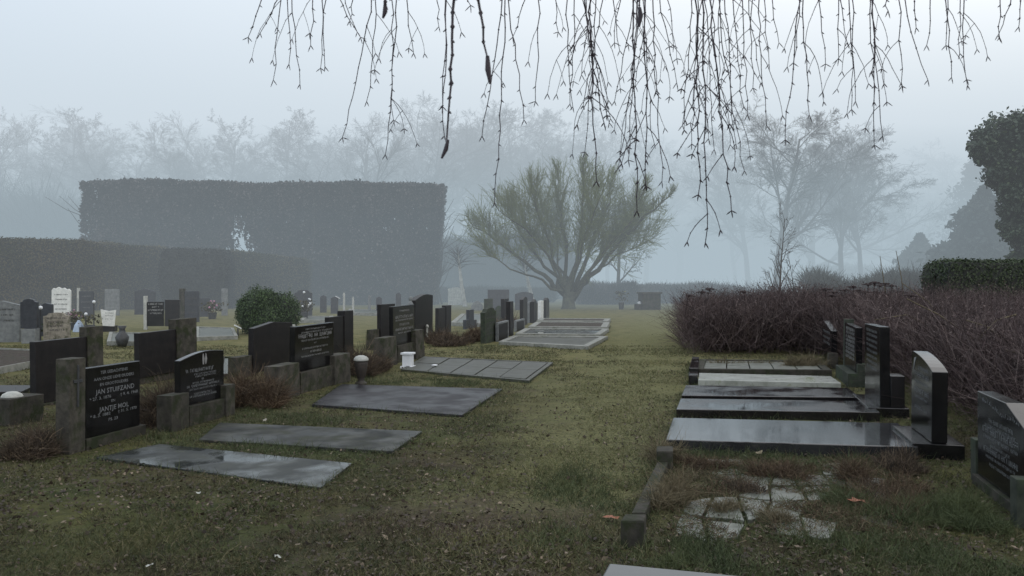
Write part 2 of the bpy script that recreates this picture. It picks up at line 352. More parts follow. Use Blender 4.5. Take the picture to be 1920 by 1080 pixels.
class Stone:
    """A headstone. px0 = image column of its left edge, py0 = ground row there, px1 = right edge; ang = heading of its face line."""
    def __init__(s, label, px0, py0, px1, ang=13.5, right=False, z=0, name='gravestone', cat='gravestone', group=None):
        a = math.radians(ang)
        if right:       # px1/py0 is the near (right) end, the face line runs away from it to px0
            q = P(px1, py0, z); X = Vector((-math.sin(a), -math.cos(a)))
            al = (px0-960)/F; t = (q[0]-al*q[1])/(X.x-al*X.y); q = (q[0]-X.x*t, q[1]-X.y*t)
            s.O = Vector(q); s.X = X
        else:
            s.O = Vector(P(px0, py0, z)); s.X = Vector((math.sin(a), math.cos(a)))
        s.Y = Vector((-s.X.y, s.X.x)); s.group = group; tl=random.Random(int(px0*7+py0))
        s.root = empty(name, (s.O.x, s.O.y, 0), math.atan2(s.X.y, s.X.x), label, cat, group)
        s.root.rotation_euler.x=tl.uniform(-.012,.012); s.root.rotation_euler.y=tl.uniform(-.009,.009)
    def lx(s, px, off=0):
        al = (px-960)/F; o = s.O+s.Y*off
        return (al*o.y-o.x)/(s.X.x-al*s.X.y)
    def lz(s, py, x, off=0):
        w = s.O+s.X*x+s.Y*off; return H-(py-YH)*w.y/F
    def add(s, name, bm, mat, bv=.006):
        bmesh.ops.recalc_face_normals(bm, faces=bm.faces)
        if bv: bevel(bm, bv, 2)
        return mobj(name, bm_mesh(name,bm), mat, s.root)
    def plate(s, pxl, pxr, ptop, z0=0, thick=.08, off=0, prof=RECT, mat=BLACK, name='plate', pbot=None, bv=.005):
        x0, x1 = s.lx(pxl,off), s.lx(pxr,off)
        z1 = s.lz(ptop, x0 if x0<x1 else x1, off) if not isinstance(ptop, tuple) else s.lz(ptop[0], (x0+x1)*ptop[1] if False else x0+(x1-x0)*ptop[1], off)
        if pbot is not None: z0 = s.lz(pbot, x0, off)
        pts = [(x0+(x1-x0)*u, z0+(z1-z0)*w) for u,w in prof]
        bm = bmesh.new(); bm_prism(bm, pts, off, off+thick)
        s.last = (x0,x1,z0,z1,off); return s.add(name, bm, mat, bv)
    def box(s, pxl, pxr, ptop, z0=-.05, off=0, depth=.12, mat=CONC, name='post', taper=0, bv=.006):
        x0, x1 = s.lx(pxl,off), s.lx(pxr,off); z1 = s.lz(ptop, min(x0,x1), off)
        bm = bmesh.new(); bm_box(bm, x0,x1,off,off+depth,z0,z1,taper); return s.add(name,bm,mat,bv)
    def boxm(s, x0,x1,y0,y1,z0,z1,mat,name, taper=0, bv=.006):
        bm = bmesh.new(); bm_box(bm,x0,x1,y0,y1,z0,z1,taper); return s.add(name,bm,mat,bv)
    def marks(s, rows, seed=1, mat=LETT, weight=1.0):
        """rows: (u centre 0..1, w 0..1 height, width fraction, letter height m)"""
        x0,x1,z0,z1,off = s.last
        V,Q = strokes([(x0+(x1-x0)*u, z0+(z1-z0)*w, (x1-x0)*wd, h) for u,w,wd,h in rows], seed, weight)
        if not V: return
        me = bpy.data.meshes.new('inscription'); me.from_pydata([(x,off-.003,z) for x,_,z in V],[],Q); me.update()
        return mobj('inscription', me, mat, s.root)
    def text(s, rows, mat=LETT):
        x0,x1,z0,z1,off = s.last
        V,Q = text_vq([(t, x0+(x1-x0)*u, z0+(z1-z0)*w, h, (x1-x0)*wd) for t,u,w,h,wd in rows])
        me = bpy.data.meshes.new('inscription'); me.from_pydata([(x,off-.003,z) for x,_,z in V],[],Q); me.update()
        return mobj('inscription', me, mat, s.root)

def lathe(bm, prof, n=20, cx=0, cy=0):
    rings=[[bm.verts.new((cx+r*math.cos(2*math.pi*i/n), cy+r*math.sin(2*math.pi*i/n), z)) for i in range(n)] for r,z in prof]
    for a,b in zip(rings,rings[1:]):
        for i in range(n): bm.faces.new((a[i],a[(i+1)%n],b[(i+1)%n],b[i]))
    bm.faces.new(rings[0][::-1]); bm.faces.new(rings[-1])
def smooth(o):
    o.data.polygons.foreach_set('use_smooth', np.ones(len(o.data.polygons),bool)); return o

# ---- nearest left grave: tall post and black plate with the readable inscription
slab('wet grey slab with a sky reflection, nearest of the left row', [(300,832),(660,868),(602,914),(180,857)], .016, SLABW)
g = Stone('black plate beside a tall concrete post with a cross, nearest left grave', 130, 853, 262)
g.box(130,160,674,off=0,depth=.15,mat=CONC,name='post')
x0,x1=g.lx(130),g.lx(160)
bm=bmesh.new(); cx=(x0+x1)/2; bm_box(bm,cx-.012,cx+.012,-.008,.01,.42,.80); bm_box(bm,cx-.055,cx-.0125,-.008,.01,.64,.668); bm_box(bm,cx+.0125,cx+.055,-.008,.01,.64,.668)
g.add('cross_relief',bm,METAL,.002)
g.plate(160.5,262,691,z0=.10,thick=.07,off=.03)
g.text([('TER GEDACHTENIS',.5,.89,.028,.5),('AAN ONZE LIEVE OUDERS',.5,.80,.028,.74),('EN GROOTOUDERS',.5,.715,.028,.52),
        ('JAN STUIFZAND',.52,.60,.046,.72),('* 27. 3. 1876',.25,.52,.028,.38),('† 9. 4. 1968',.78,.52,.028,.34),('EN',.48,.45,.026,.07),
        ('JANTJE MOL',.5,.335,.046,.55),('* 8. 3. 1882',.25,.27,.028,.36),('† 31. 5. 1970',.75,.27,.028,.36),('PS. 23',.48,.18,.028,.17)], LETTB)
x0,x1,_,_,_=g.last
g.boxm(x0-.02,x1+.06,.0,.14,-.05,.098,CONCD,'plinth')
# ---- second left grave
slab('dull grey slab with worn mottling, second of the left row', [(412,792),(792,808),(736,846),(372,824)], .022, SLABD)
g = Stone('curved top black stone with praying hands, between low concrete blocks', 345, 803, 428)
g.plate(338,420,(655,.75),z0=.22,thick=.07,off=.05,prof=arch_skew())
g.marks([(.42,.62,.62,.034),(.55,.555,.5,.018),(.55,.51,.45,.018),(.5,.45,.06,.02),(.5,.39,.5,.018),(.5,.33,.72,.024),(.5,.27,.6,.018),(.5,.18,.4,.018),(.5,.13,.62,.02)],3,LETTB)
x0,x1,z0,z1,off=g.last
bm=bmesh.new(); hc=(x0+x1)/2+.02; hz=z0+(z1-z0)*.74
for sgn,px_ in ((-1,-.028),(1,.022)):      # two raised hands, palms together
    pts=[(px_,0),(px_+.028*sgn*-.2+.02,.0),(px_+.035,.06),(px_+.018,.115),(px_+.004,.125),(px_-.008,.06)]
    a=[bm.verts.new((hc+p[0]*1.0,off-.004,hz+p[1])) for p in pts]; bm.faces.new(a)
g.add('hands_relief',bm,LETT,0)
g.box(322,355,743,off=-.02,depth=.18,mat=CONCD,name='side_block')
g.boxm(g.lx(355)+.01,g.lx(423)-.005,-.0,.16,-.05,.215,CONCD,'plinth')
g.box(424,441,722,off=-.02,depth=.18,mat=CONC,name='side_block')
# ---- third left grave
slab('smooth purplish grey slab beside the stone urn, third of the left row', [(640,720),(942,729),(866,778),(585,758)], .026, SLABP)
g = Stone('wide black stone with faded lines between stepped concrete blocks', 560, 740, 628)
g.plate(552,625,613,z0=.30,thick=.08,off=.05)
g.marks([(.5,.90,.5,.02),(.55,.83,.8,.022),(.5,.73,.85,.05),(.5,.65,.7,.024),(.5,.57,.05,.02),(.5,.47,.65,.022),(.5,.38,.3,.03),(.5,.3,.7,.018)],5,LETT,.9)
g.box(521,563,688,off=-.04,depth=.22,mat=CONC,name='side_block',taper=.012)
g.boxm(g.lx(564)+.005,g.lx(627)-.005,0,.2,-.05,.29,CONC,'plinth')
g.box(628,658,668,off=-.04,depth=.22,mat=CONC,name='side_block',taper=.012)
# urn
x,y=P(677,722); root=empty('stone_urn',(x,y,0),0,'stone urn with a pale domed lid beside the third slab','urn')
bm=bmesh.new(); lathe(bm,[(.085,0),(.085,.035),(.06,.05),(.045,.075),(.06,.12),(.085,.22),(.098,.31),(.092,.36)]); smooth(mobj('body',bm_mesh('body',bm),URNM,root))
bm=bmesh.new(); lathe(bm,[(.108,.362),(.112,.375),(.105,.4),(.08,.425),(.04,.44),(.01,.443)]); smooth(mobj('lid',bm_mesh('lid',bm),PALE,root))
# ---- fourth left grave (tiles)
kerbed('tiled grave bed of dark square pavers, fourth of the left row', [(795,668),(1037,679),(992,713),(752,692)], .04, .08, TILED, TILED, .035, tiles=5, fillname='paving')
g = Stone('black inscribed stone between fluted concrete blocks behind the white pedestal', 742, 682, 780)
g.plate(738,778,575,z0=.33,thick=.08,off=.05)
g.marks([(.5,.85,.45,.03),(.5,.68,.8,.05),(.5,.61,.8,.03),(.5,.48,.45,.04),(.5,.36,.8,.045),(.5,.28,.6,.025)],8,LETT)
g.box(722,746,634,off=-.06,depth=.24,mat=CONC,name='side_block',taper=.02)
g.boxm(g.lx(747),g.lx(779),0,.2,-.05,.32,CONC,'plinth')
g.box(781,797,621,off=-.06,depth=.24,mat=CONC,name='side_block',taper=.02)
x,y=P(765,690); root=empty('white_pedestal',(x,y,0),math.radians(-13),'small white painted pedestal at the corner of the tiled grave','pedestal')
for nm,b in (('base',(-.11,.11,-.11,.11,0,.04)),('shaft',(-.08,.08,-.08,.08,.041,.24)),('cap',(-.105,.105,-.105,.105,.241,.275))):
    bm=bmesh.new(); bm_box(bm,*b); bevel(bm,.006); mobj(nm,bm_mesh(nm,bm),PLAST,root)
bm=bmesh.new(); x,y=P(815,685,.06); lathe(bm,[(.05,0),(.055,.012),(.03,.02)],14)
o=mobj('white_dish',bm_mesh('white_dish',bm),PLAST,None,(x,y,.055)); tag(o,'tiny white dish lying on the tiled grave','dish')

# ---- second row, backs turned to the camera
g = Stone('wide black stone back with a wooden brown post, far left second row', 68, 762, 166, cat='gravestone')
g.plate(68,166,641,z0=.02,thick=.09,mat=BACKM); g.box(166.5,195,614,off=-.02,depth=.14,mat=CONC,name='post')
g.boxm(-.05,g.lx(195),-.06,.16,-.05,.018,CONCD,'plinth')
g = Stone('tall black stone back joined to a high concrete post, behind the praying hands', 262, 722, 333)
g.plate(262,333,625,z0=.10,thick=.09,mat=BACKM); g.box(333.5,370,600,off=-.02,depth=.16,mat=CONC,name='post')
g.box(263,282,703,z0=-.05,off=.02,depth=.12,mat=CONC,name='plinth_block'); 
g.boxm(g.lx(283),g.lx(333)-.01,.02,.14,-.05,.095,CONC,'plinth')
g = Stone('low peaked black stone back with a thin pale upright strip', 475, 706, 548)
g.plate(475,547,(603,.5),z0=.05,thick=.10,mat=BACKM,prof=PEAK); g.box(548,553,608,off=0,depth=.05,mat=PALE,name='edge_strip')
g.box(443,474,671,off=.03,depth=.15,mat=CONC,name='side_block')
g = Stone('black stone back with a slim square post, behind the urn', 617, 672, 648)
g.plate(617,646,595,z0=.02,thick=.09,mat=BACKM); g.box(646.5,663,583,off=-.02,depth=.16,mat=BACKM,name='post')
g = Stone('square black stone back with a concrete block, left of the faded inscription', 714, 654, 741)
g.plate(714,741,571,z0=.02,thick=.09,mat=BACKM); g.box(698,713,619,off=.02,depth=.16,mat=CONC,name='side_block',taper=.02)
g = Stone('tall round topped black stone catching light on its top', 778, 640, 811)
g.plate(778,811,(552,.6),z0=.02,thick=.16,mat=BACKM,prof=arch_skew(rise=.12))
x,y=P(765,650); 
g = Stone('stepped dark stone back standing alone in brown heather', 822, 626, 847)
g.plate(822,836,578,z0=-.02,thick=.10,mat=BACKM); g.box(836.5,846,573,off=-.02,depth=.14,mat=BACKM,name='post')
g = Stone('small dark cross shaped stone with a pale tip', 876, 617, 892)
g.plate(880,889,581,z0=-.02,thick=.10,mat=DARKB); g.box(874,879.5,600,depth=.1,mat=DARKB,name='side_block'); g.box(889.5,894,600,depth=.1,mat=DARKB,name='side_block')
# low block with white dome, far left
g = Stone('low mossy concrete block with a pale dome on top, left edge', 18, 800, 84, name='concrete_block', cat='concrete block')
g.box(18,82,749,off=0,depth=.32,mat=CONCD,name='block')
cx=g.lx(45); zc=g.lz(749,cx); bm=bmesh.new(); lathe(bm,[(.11,zc+.001),(.115,zc+.02),(.095,zc+.055),(.05,zc+.08),(.01,zc+.085)],18,cx,.16)
smooth(mobj('dome',bm_mesh('dome',bm),PALE,g.root))

# ---- left row continues in the distance
g = Stone('grey stone with bright chamfered top and mossy lettering, middle distance', 908, 645, 932)
g.plate(910,931,(577,.45),z0=-.02,thick=.12,mat=CONCG,prof=SHOULD); g.marks([(.5,.7,.7,.04),(.5,.55,.8,.04),(.5,.4,.7,.04),(.5,.25,.7,.04)],4,LETTD)
def frame(label, pxa, pya, pxb, ptop, mat, grp=None):
    s = Stone(label, pxa, pya, pxb, name='framed_panel', cat='framed panel', group=grp)
    x0,x1=s.lx(pxa),s.lx(pxb); z1=s.lz(ptop,x0); w=.05
    s.boxm(x0,x0+w,0,.07,-.03,z1,mat,'upright'); s.boxm(x1-w,x1,0,.07,-.03,z1,mat,'upright'); s.boxm(x0+w,x1-w,0,.07,z1-w,z1,mat,'crossbar')
    s.boxm(x0+w,x1-w,.02,.05,-.03,z1-w,BACKM,'panel')
frame('low pale framed panel beside the chamfered stone', 934, 640, 954, 605, GREY)
frame('second low framed panel behind the chamfered stone', 968, 622, 984, 601, GREY)
kerbed('pale kerbed grave with a dark bed, nearest of the distant left graves', [(962,629),(1140,630),(1103,649),(935,640)], .08, .16, EDGE, TILED, .05)
kerbed('pale kerbed grave with a green stone bed, second of the distant left graves', [(985,615),(1142,616),(1125,627),(966,625)], .09, .18, EDGE, SLABW, .06)
kerbed('raised grave bed of dark heather soil, third of the distant left graves', [(1005,603),(1143,604),(1138,613),(990,612)], .12, .2, EDGE, SOIL, .11)
kerbed('thin pale kerbed grave under the olive tree, last of the distant left graves', [(1012,596),(1145,597),(1140,602),(1006,601)], .10, .2, EDGE, SOIL, .08)
far = [ # label, pxl, py, pxr, top, mat, prof, thick
 ('slim dark upright with pale top, first of the distant cluster',957,630,963,565,BACKM,RECT,.3),
 ('tall narrow dark stone in the distant cluster, leftmost behind the chamfered stone',946,612,954,560,BACKM,RECT,.2),
 ('narrow dark stone with a bright slanted cap in the distant cluster',981,610,989,556,BACKM,PEAK,.3),
 ('bluish narrow stone just right of the bright capped one',993,606,999,566,GREY,RECT,.25),
 ('dark narrow stone with a tiny white finial, distant cluster',1001,606,1006,561,BACKM,PEAKM,.25),
 ('white slender upright stone in the distant cluster',1014,601,1019,564,WHITE,RECT,.2),
 ('brown slender post right beside the white upright',1008,600,1012,568,CONCD,RECT,.25),
 ('last dark narrow stone of the distant cluster near the olive tree',1024,598,1030,558,BACKM,PEAKM,.3),
 ('broad dark stone standing low behind the distant cluster',915,583,955,543,DARKB,RECT,.3),
 ('second broad dark stone behind the cluster, nearer the olive tree',966,581,1000,547,DARKB,arch(),.3),
 ('mossy green stone stub in front of the broad dark stones',913,600,924,560,CONCG,RECT,.3),
 ('olive rounded stone beside the mossy stub',927,600,944,573,CONCG,arch(rise=.3),.3),
]
for lab,a,yb,b,t,mt,pr,th in far:
    s = Stone(lab,a,yb,b,ang=13.5 if b-a<12 else 80)
    s.plate(a,b,(t,.5),z0=-.03,thick=min(th,.12),mat=mt,prof=pr,name='plate')
# big monument across the lawn
g = Stone('square dark monument with a pale capping slab across the lawn', 1203, 581, 1241, ang=84, name='monument', cat='monument')
g.plate(1205,1239,551,z0=-.02,thick=.9,mat=CONCD,name='block'); 
x0,x1,z0,z1,_=g.last; g.boxm(x0-.06,x1+.06,-.06,.96,z1+.002,z1+.08,CONC,'cap'); g.box(1194,1204,570,off=.1,depth=.5,mat=CONCD,name='step')
bm=bmesh.new(); xa=g.lx(1199,.3); za=g.lz(570,g.lx(1194,.1),.1); lathe(bm,[(.1,za+.001),(.1,za+.08),(.03,za+.13)],12,xa,.3); mobj('lantern',bm_mesh('lantern',bm),PLAST,g.root)

# ---- field of graves at the far left
fl = [
 ('large plain grey stone cut by the left photo edge',-30,642,36,564,GREY,PEAKM,.15,3),
 ('dark wing shaped stone between the blue and white stones',72,630,97,568,DARKB,PEAK,.15,0),
 ('white stone with wavy top and dark lines, against the hedge',96,606,131,538,WHITE,WAVY,.12,5),
 ('weathered beige stone with a rough arched top behind red flowers',81,640,129,586,BEIGE,SHOULD,.14,4),
 ('plain mid grey upright stone against the hedge, right of the white stone',196,592,223,542,GREY,RECT,.12,0),
 ('dark wide stone low against the shadowed hedge',252,590,290,541,DARKB,PEAKM,.15,0),
 ('broad black stone right of the white lettered plate',309,612,336,562,BACKM,RECT,.15,0),
 ('dim stone in the shade left of the round bush',374,594,392,559,DARKB,RECT,.15,0),
 ('pale blue grey slim stone beside the round bush',415,592,426,541,GREY,RECT,.12,0),
 ('dark stone with rounded shoulders right of the round bush',552,592,585,543,DARKB,SHOULD,.15,0),
]
for lab,a,yb,b,t,mt,pr,th,nl in fl:
    s = Stone(lab,a,yb,b,ang=82); s.plate(a,b,(t,.5),z0=-.03,thick=th,mat=mt,prof=pr)
    if nl: s.marks([(.5,.78-.13*i,.7-.1*(i%2),.04) for i in range(nl)],nl,LETTD,1.2)
s = Stone('dark blue peaked stone on a pale grey pedestal, far left',38,644,70,ang=80)
s.box(40,66,617,depth=.3,mat=GREY,name='pedestal',off=-.05); s.plate(38,69,(560,.5),z0=s.lz(616,0),thick=.14,mat=DARKB,prof=SHOULD)
s = Stone('dark plate with a thin pale post, second from the white stone',144,598,176,ang=82)
s.box(144,148,540,depth=.15,mat=PALE,name='post'); s.plate(148.5,175,546,z0=-.02,thick=.1,mat=DARKB); s.marks([(.5,.8,.6,.04),(.5,.6,.7,.04),(.5,.4,.5,.04)],6,LETTB)
s = Stone('black plate with bright lettering beside a thin pale post',269,618,309,ang=82)
s.box(269,275,555,depth=.15,mat=PALE,name='post'); s.plate(276,307,566,z0=.1,thick=.1,mat=BLACK)
s.marks([(.5,.88,.85,.045),(.5,.76,.4,.04),(.5,.63,.9,.045),(.5,.5,.7,.04)],7,LETT,1.4)
s.box(317,324,600,depth=.2,mat=GREY,name='side_block')
s = Stone('dark stone with curling relief and a tall reddish post',336,604,373,ang=82)
s.box(336,346,541,depth=.2,mat=CONC,name='post'); s.plate(346.5,373,546,z0=-.02,thick=.12,mat=DARKB); s.marks([(.5,.75,.7,.05),(.5,.55,.7,.05),(.5,.3,.6,.05)],9,LETTD,1.2)
s = Stone('white open book shaped stone leaning back on a dark stand',188,622,217,ang=80)
s.box(190,215,611,depth=.3,mat=BACKM,name='stand'); s.plate(188,217,(580,.5),pbot=612,off=-.04,thick=.05,mat=WHITE,prof=[(.14,.03),(.9,0),(1,.97),(.52,.9),(0,1)]); s.marks([(.55,.75,.5,.03),(.55,.6,.5,.03),(.55,.4,.5,.03)],3,LETTD,.7)
# small far things in the middle of the field
smalls=[('pale slim post first in the far field centre',643,548,647,588,PALE),('pale slim post second in the far field centre',660,556,664,588,PALE),
 ('grey slim post behind the square black stone back',690,552,695,586,GREY),('dim upright stone under the big hedge, right',742,548,752,584,DARKB),
 ('dim upright stone under the big hedge, centre',600,553,612,586,DARKB),('dim grey stone under the big hedge, beside the slim posts',620,556,634,588,DARKB),
 ('dark little stone at the foot of the hedge end',705,556,716,586,DARKB)]
for lab,a,t,b,yb,mt in smalls:
    s=Stone(lab,a,yb,b,ang=82); s.plate(a,b,t,z0=-.03,thick=.14,mat=mt,prof=PEAKM)
for lab,c,z,w in (('flat pale kerbed grave right of the high concrete post',[(368,612),(438,614),(446,629),(366,632)],.1,.12),
                ('pale kerbed grave beside the round bush, far field',[(572,592),(625,592),(622,600),(560,600)],.1,.15),
                ('long pale kerbed grave behind the square stone back',[(655,579),(722,580),(720,587),(648,586)],.12,.15),
                ('dark kerbed bed with bare soil, left edge',[(-60,650),(72,655),(64,676),(-60,700)],.12,.10),
                ('low kerbed grave behind the wide black stone back',[(205,622),(296,624),(300,640),(200,640)],.1,.12),
                ('dark rimmed grave beyond the heather with pale gravel',[(865,588),(912,588),(905,606),(845,604)],.12,.16),
                ('green bedded grave behind the low peaked stone',[(412,668),(478,668),(480,700),(405,702)],.05,.1)):
    kerbed(lab,c,z,w,EDGE if z!=.05 else CONCD,SOIL if 'soil' in lab else TILE,z-.03)
slab('dark polished slab low on the ground behind the wide stone back',[(0,722),(66,722),(40,734),(-60,736)],.06,BACKM)
# pale far stones right of the big hedge
s=Stone('large pale upright stone beside the leaning birch stem',840,572,871,ang=84); s.plate(840,871,538,z0=-.03,thick=.2,mat=PALE,prof=PEAKM)
s=Stone('low pale arched stone on the far lawn',884,582,906,ang=84); s.plate(884,906,(564,.5),z0=-.03,thick=.2,mat=GREY,prof=arch(rise=.5))

# small things: flowers, candle, lanterns, vase, sign
def flower_pot(label, px, py, w, h, petal, leafm, n=26, pot=METAL, seed=1, name='flower_pot', cat='flowers'):
    x,y=P(px,py); root=empty(name,(x,y,0),0,label,cat); r=random.Random(seed)
    bm=bmesh.new(); lathe(bm,[(w*.22,0),(w*.3,h*.35),(w*.28,h*.36)],14); mobj('pot',bm_mesh('pot',bm),pot,root)
    C=np.array([[r.gauss(0,w*.3),r.gauss(0,w*.3),h*.4+r.random()*h*.5] for _ in range(n*8)])
    V,Q=cards(C,np.full(len(C),w*.22)); mobj('foliage',np_mesh('foliage',V,Q),leafm,root)
    bm=bmesh.new()
    for _ in range(max(4,n//2)):
        m4=Matrix.Translation((r.gauss(0,w*.34),r.gauss(0,w*.34),h*.62+r.random()*h*.38))
        bmesh.ops.create_icosphere(bm,subdivisions=1,radius=w*.075,matrix=m4)
    mobj('blooms',bm_mesh('blooms',bm),petal,root)
flower_pot('dark red flowers in a green bunch before the beige stone',99,636,.42,.5,RED,LBOX,24,seed=3)
flower_pot('pink flowers in a pot right of the beige stone',138,618,.4,.6,PINK,LHED,30,seed=4)
flower_pot('yellowish plant in a pot left of the white book stone',168,622,.5,.55,YELL,LHED,8,seed=5)
flower_pot('faded red and yellow flowers in the shade left of the round bush',398,598,.6,.7,PINK,LHED,14,seed=6)
flower_pot('small white flowers in the far field right of the round bush',571,600,.5,.8,PLAST,LHED,22,seed=7)
flower_pot('pale yellow flowers in the mist right of the olive tree',1165,580,.5,1.0,YELL,LHED,10,seed=8)
def stake(label,px,py,top,cap='ball',w=.018,capm=PLAST,name='garden_light',cat='garden light'):
    x,y=P(px,py); z=Zat(top,y); root=empty(name,(x,y,0),.4,label,cat); bm=bmesh.new(); bm_box(bm,-w,w,-w,w,-.05,z-.05); mobj('stake',bm_mesh('stake',bm),METAL,root)
    bm=bmesh.new()
    if cap=='ball': bmesh.ops.create_icosphere(bm,subdivisions=2,radius=.05,matrix=Matrix.Translation((0,0,z)))
    else: bmesh.ops.create_cube(bm,size=1,matrix=Matrix.Translation((0,0,z-.01))@Matrix.Rotation(.5,4,'Y')@Matrix.Diagonal((.2,.14,.03,1)))
    mobj('lamp' if cap=='ball' else 'sign_plate',bm_mesh('cap',bm),capm,root)
stake('thin garden light with a white globe beside the dark blue stone',76,640,577)
stake('thin garden light with a white globe near the grey stones',176,618,566)
stake('short white lantern on a stake above the blue jar',161,622,589)
stake('white tilted marker plate on a dark stake beside the round bush',446,630,612,'plate',name='grave_marker',cat='marker')
stake('slim stake with a pale tip in the far field, right of the round bush',633,592,557,'plate',name='grave_marker',cat='marker')
stake('slim stake with a pale globe at the edge of the far field stones',570,594,548)
x,y=P(148,622); bm=bmesh.new(); lathe(bm,[(.17,0),(.12,.2),(.03,.34)],10); o=mobj('blue_jar',bm_mesh('blue_jar',bm),BLUEP,None,(x,y,0)); tag(o,'pale blue cone shaped jar among the flowers','jar')
x,y=P(229,650); bm=bmesh.new(); lathe(bm,[(.09,0),(.13,.1),(.15,.22),(.08,.33),(.06,.4),(.1,.48)],14); o=smooth(mobj('dark_vase',bm_mesh('dark_vase',bm),METAL,None,(x,y,0))); tag(o,'dark bulbous vase on the lawn behind the wide stone back','vase')
# statuette standing behind the fourth grave's stone
x,y=P(765,645); z=0
bm=bmesh.new(); lathe(bm,[(.07,0),(.07,.95),(.05,.98),(.035,1.02),(.05,1.06),(.045,1.11),(.02,1.13)],12); o=mobj('slim_figure',bm_mesh('slim_figure',bm),GREY,None,(x,y+.5,0)); tag(o,'slim grey column with a small rounded head behind the inscribed stone','column')
# little red candle lanterns beside the round topped stone
x,y=P(801,636); root=empty('candle_lantern',(x,y,0),0,'slim pale candle holder at the foot of the round topped stone','candle')
bm=bmesh.new(); bm_box(bm,-.02,.02,-.02,.02,0,.3); mobj('stand',bm_mesh('stand',bm),PALE,root); bm=bmesh.new(); lathe(bm,[(.035,.301),(.04,.34),(.02,.38)],10); mobj('candle',bm_mesh('candle',bm),PALE,root)

# ------------------------------------------------------------------ right row
slab('pale grey slab corner at the bottom photo edge',[(1143,1056),(1520,1092),(1530,1250),(1085,1160)],.10,SLABG,name='grave_slab')
# nearest right grave: long weathered kerb beams, broken tiles
root=empty('grave_kerb',(*P(1200,905),0),0,'weathered concrete kerb with raised end blocks round the broken tiles','kerb')
slab_m(None,[P(1240,851,.08),P(1260,851,.08),P(1210,961,.08),P(1184,961,.08)],.08,CONCD,name='beam',parent=root,bev=.01)
slab_m(None,[P(1231,836,.17),P(1262,836,.17),P(1262,846,.17),P(1231,846,.17)],.17,CONCD,name='end_block',parent=root,bev=.012)
slab_m(None,[P(1172,963,.17),P(1212,963,.17),P(1208,976,.17),P(1163,976,.17)],.17,CONCD,name='end_block',parent=root,bev=.014)
x0_,y0_=P(1262,860); 
rt=empty('broken_paving',(*P(1450,930),0),0,'broken pale flagstones overgrown with moss and dead grass','paving')
fr=random.Random(4); NU,NV=7,5; FL={}
q0=[P(1282,866),P(1650,872),P(1700,1030),P(1262,1010)]
for i in range(NU+1):
    for j in range(NV+1):
        u=(i+fr.uniform(-.3,.3))/NU; v=(j+fr.uniform(-.3,.3))/NV
        FL[i,j]=tuple((q0[0][k]*(1-u)+q0[1][k]*u)*(1-v)+(q0[3][k]*(1-u)+q0[2][k]*u)*v for k in (0,1))
OPEN=[]
for i in range(NU):
    for j in range(NV):
        qd=[FL[i,j],FL[i+1,j],FL[i+1,j+1],FL[i,j+1]]; cx=sum(p[0] for p in qd)/4; cy=sum(p[1] for p in qd)/4
        if mnoise.noise((cx*1.7+3,cy*2.2,7))*1.2+fr.uniform(-.3,.3)-.15*(i>4)<-.08: OPEN.append((cx,cy)); continue
        g_=fr.uniform(.90,.96); k=[(cx+(x-cx)*g_,cy+(y-cy)*g_) for x,y in qd]
        m_=[]                                    # rough broken outline
        for a_,b_ in zip(k,k[1:]+k[:1]):
            m_.append((a_[0]*.9+cx*.1,a_[1]*.9+cy*.1) if fr.random()<.4 else a_); t=fr.uniform(.35,.65); w_=fr.uniform(-.012,.012); m_.append((a_[0]+(b_[0]-a_[0])*t+w_,a_[1]+(b_[1]-a_[1])*t+w_))
        slab_m(None,m_,.018+fr.uniform(-.006,.007),TILE if fr.random()<.6 else TILED,name='flagstone',parent=rt,bev=.004,keep=False)
        POLYS.append([(cx+(x-cx)*.86,cy+(y-cy)*.86) for x,y in m_])
# its headstone, right frame edge
g=Stone('black stone with slanted bright top edge at the right photo edge',1836,985,1930,right=True,z=0,ang=13.5)
g.root['label']='black stone with slanted bright top edge at the right photo edge'
xl=g.lx(1834); xr=g.lx(1925)
zt=g.lz(733,xl)
pts=[(xl,.08),(xr,.08),(xr,zt-.13),(xl+(xr-xl)*.62,zt+.0),(xl,zt)]
bm=bmesh.new(); bm_prism(bm,pts,0,.12); g.add('plate',bm,BLACK,.005); g.last=(xl,xr,.08,zt,0)
V=[];rows=[(.52,.70,.5,.028),(.5,.635,.62,.024),(.5,.565,.75,.045),(.5,.50,.7,.024),(.5,.42,.4,.022),(.5,.345,.7,.04),(.5,.28,.6,.022),(.5,.2,.45,.022)]
g.marks(rows,12,LETTB,.8)
# branch relief
x0,x1,z0,z1,off=g.last; r=random.Random(5); V=[];Q=[]
for i in range(46):
    t=i/45; bx=x0+(x1-x0)*(.14+.75*t); bz=z0+(z1-z0)*(.90-.10*t)+.012*math.sin(t*9); a=r.uniform(.3,2.6); L=r.uniform(.02,.045); w=.004
    dx,dz=math.cos(a)*L,math.sin(a)*L; b=len(V); V+= [(bx,off-.003,bz),(bx+dx*.5-dz*.12,off-.003,bz+dz*.5+dx*.12),(bx+dx,off-.003,bz+dz),(bx+dx*.5+dz*.12,off-.003,bz+dz*.5-dx*.12)]; Q.append((b,b+1,b+2,b+3))
me=bpy.data.meshes.new('branch_relief'); me.from_pydata(V,[],Q); mobj('branch_relief',me,LETTB,g.root)
g.boxm(xl-.20,xl-.06,-.0,.16,-.05,g.lz(819,xl-.2),CONCG,'post'); g.boxm(xr+.01,xr+.14,-.10,.05,-.05,g.lz(892,xr),CONCG,'post')
g.boxm(xl-.05,xr,-.03,.17,-.05,.075,CONCD,'plinth')
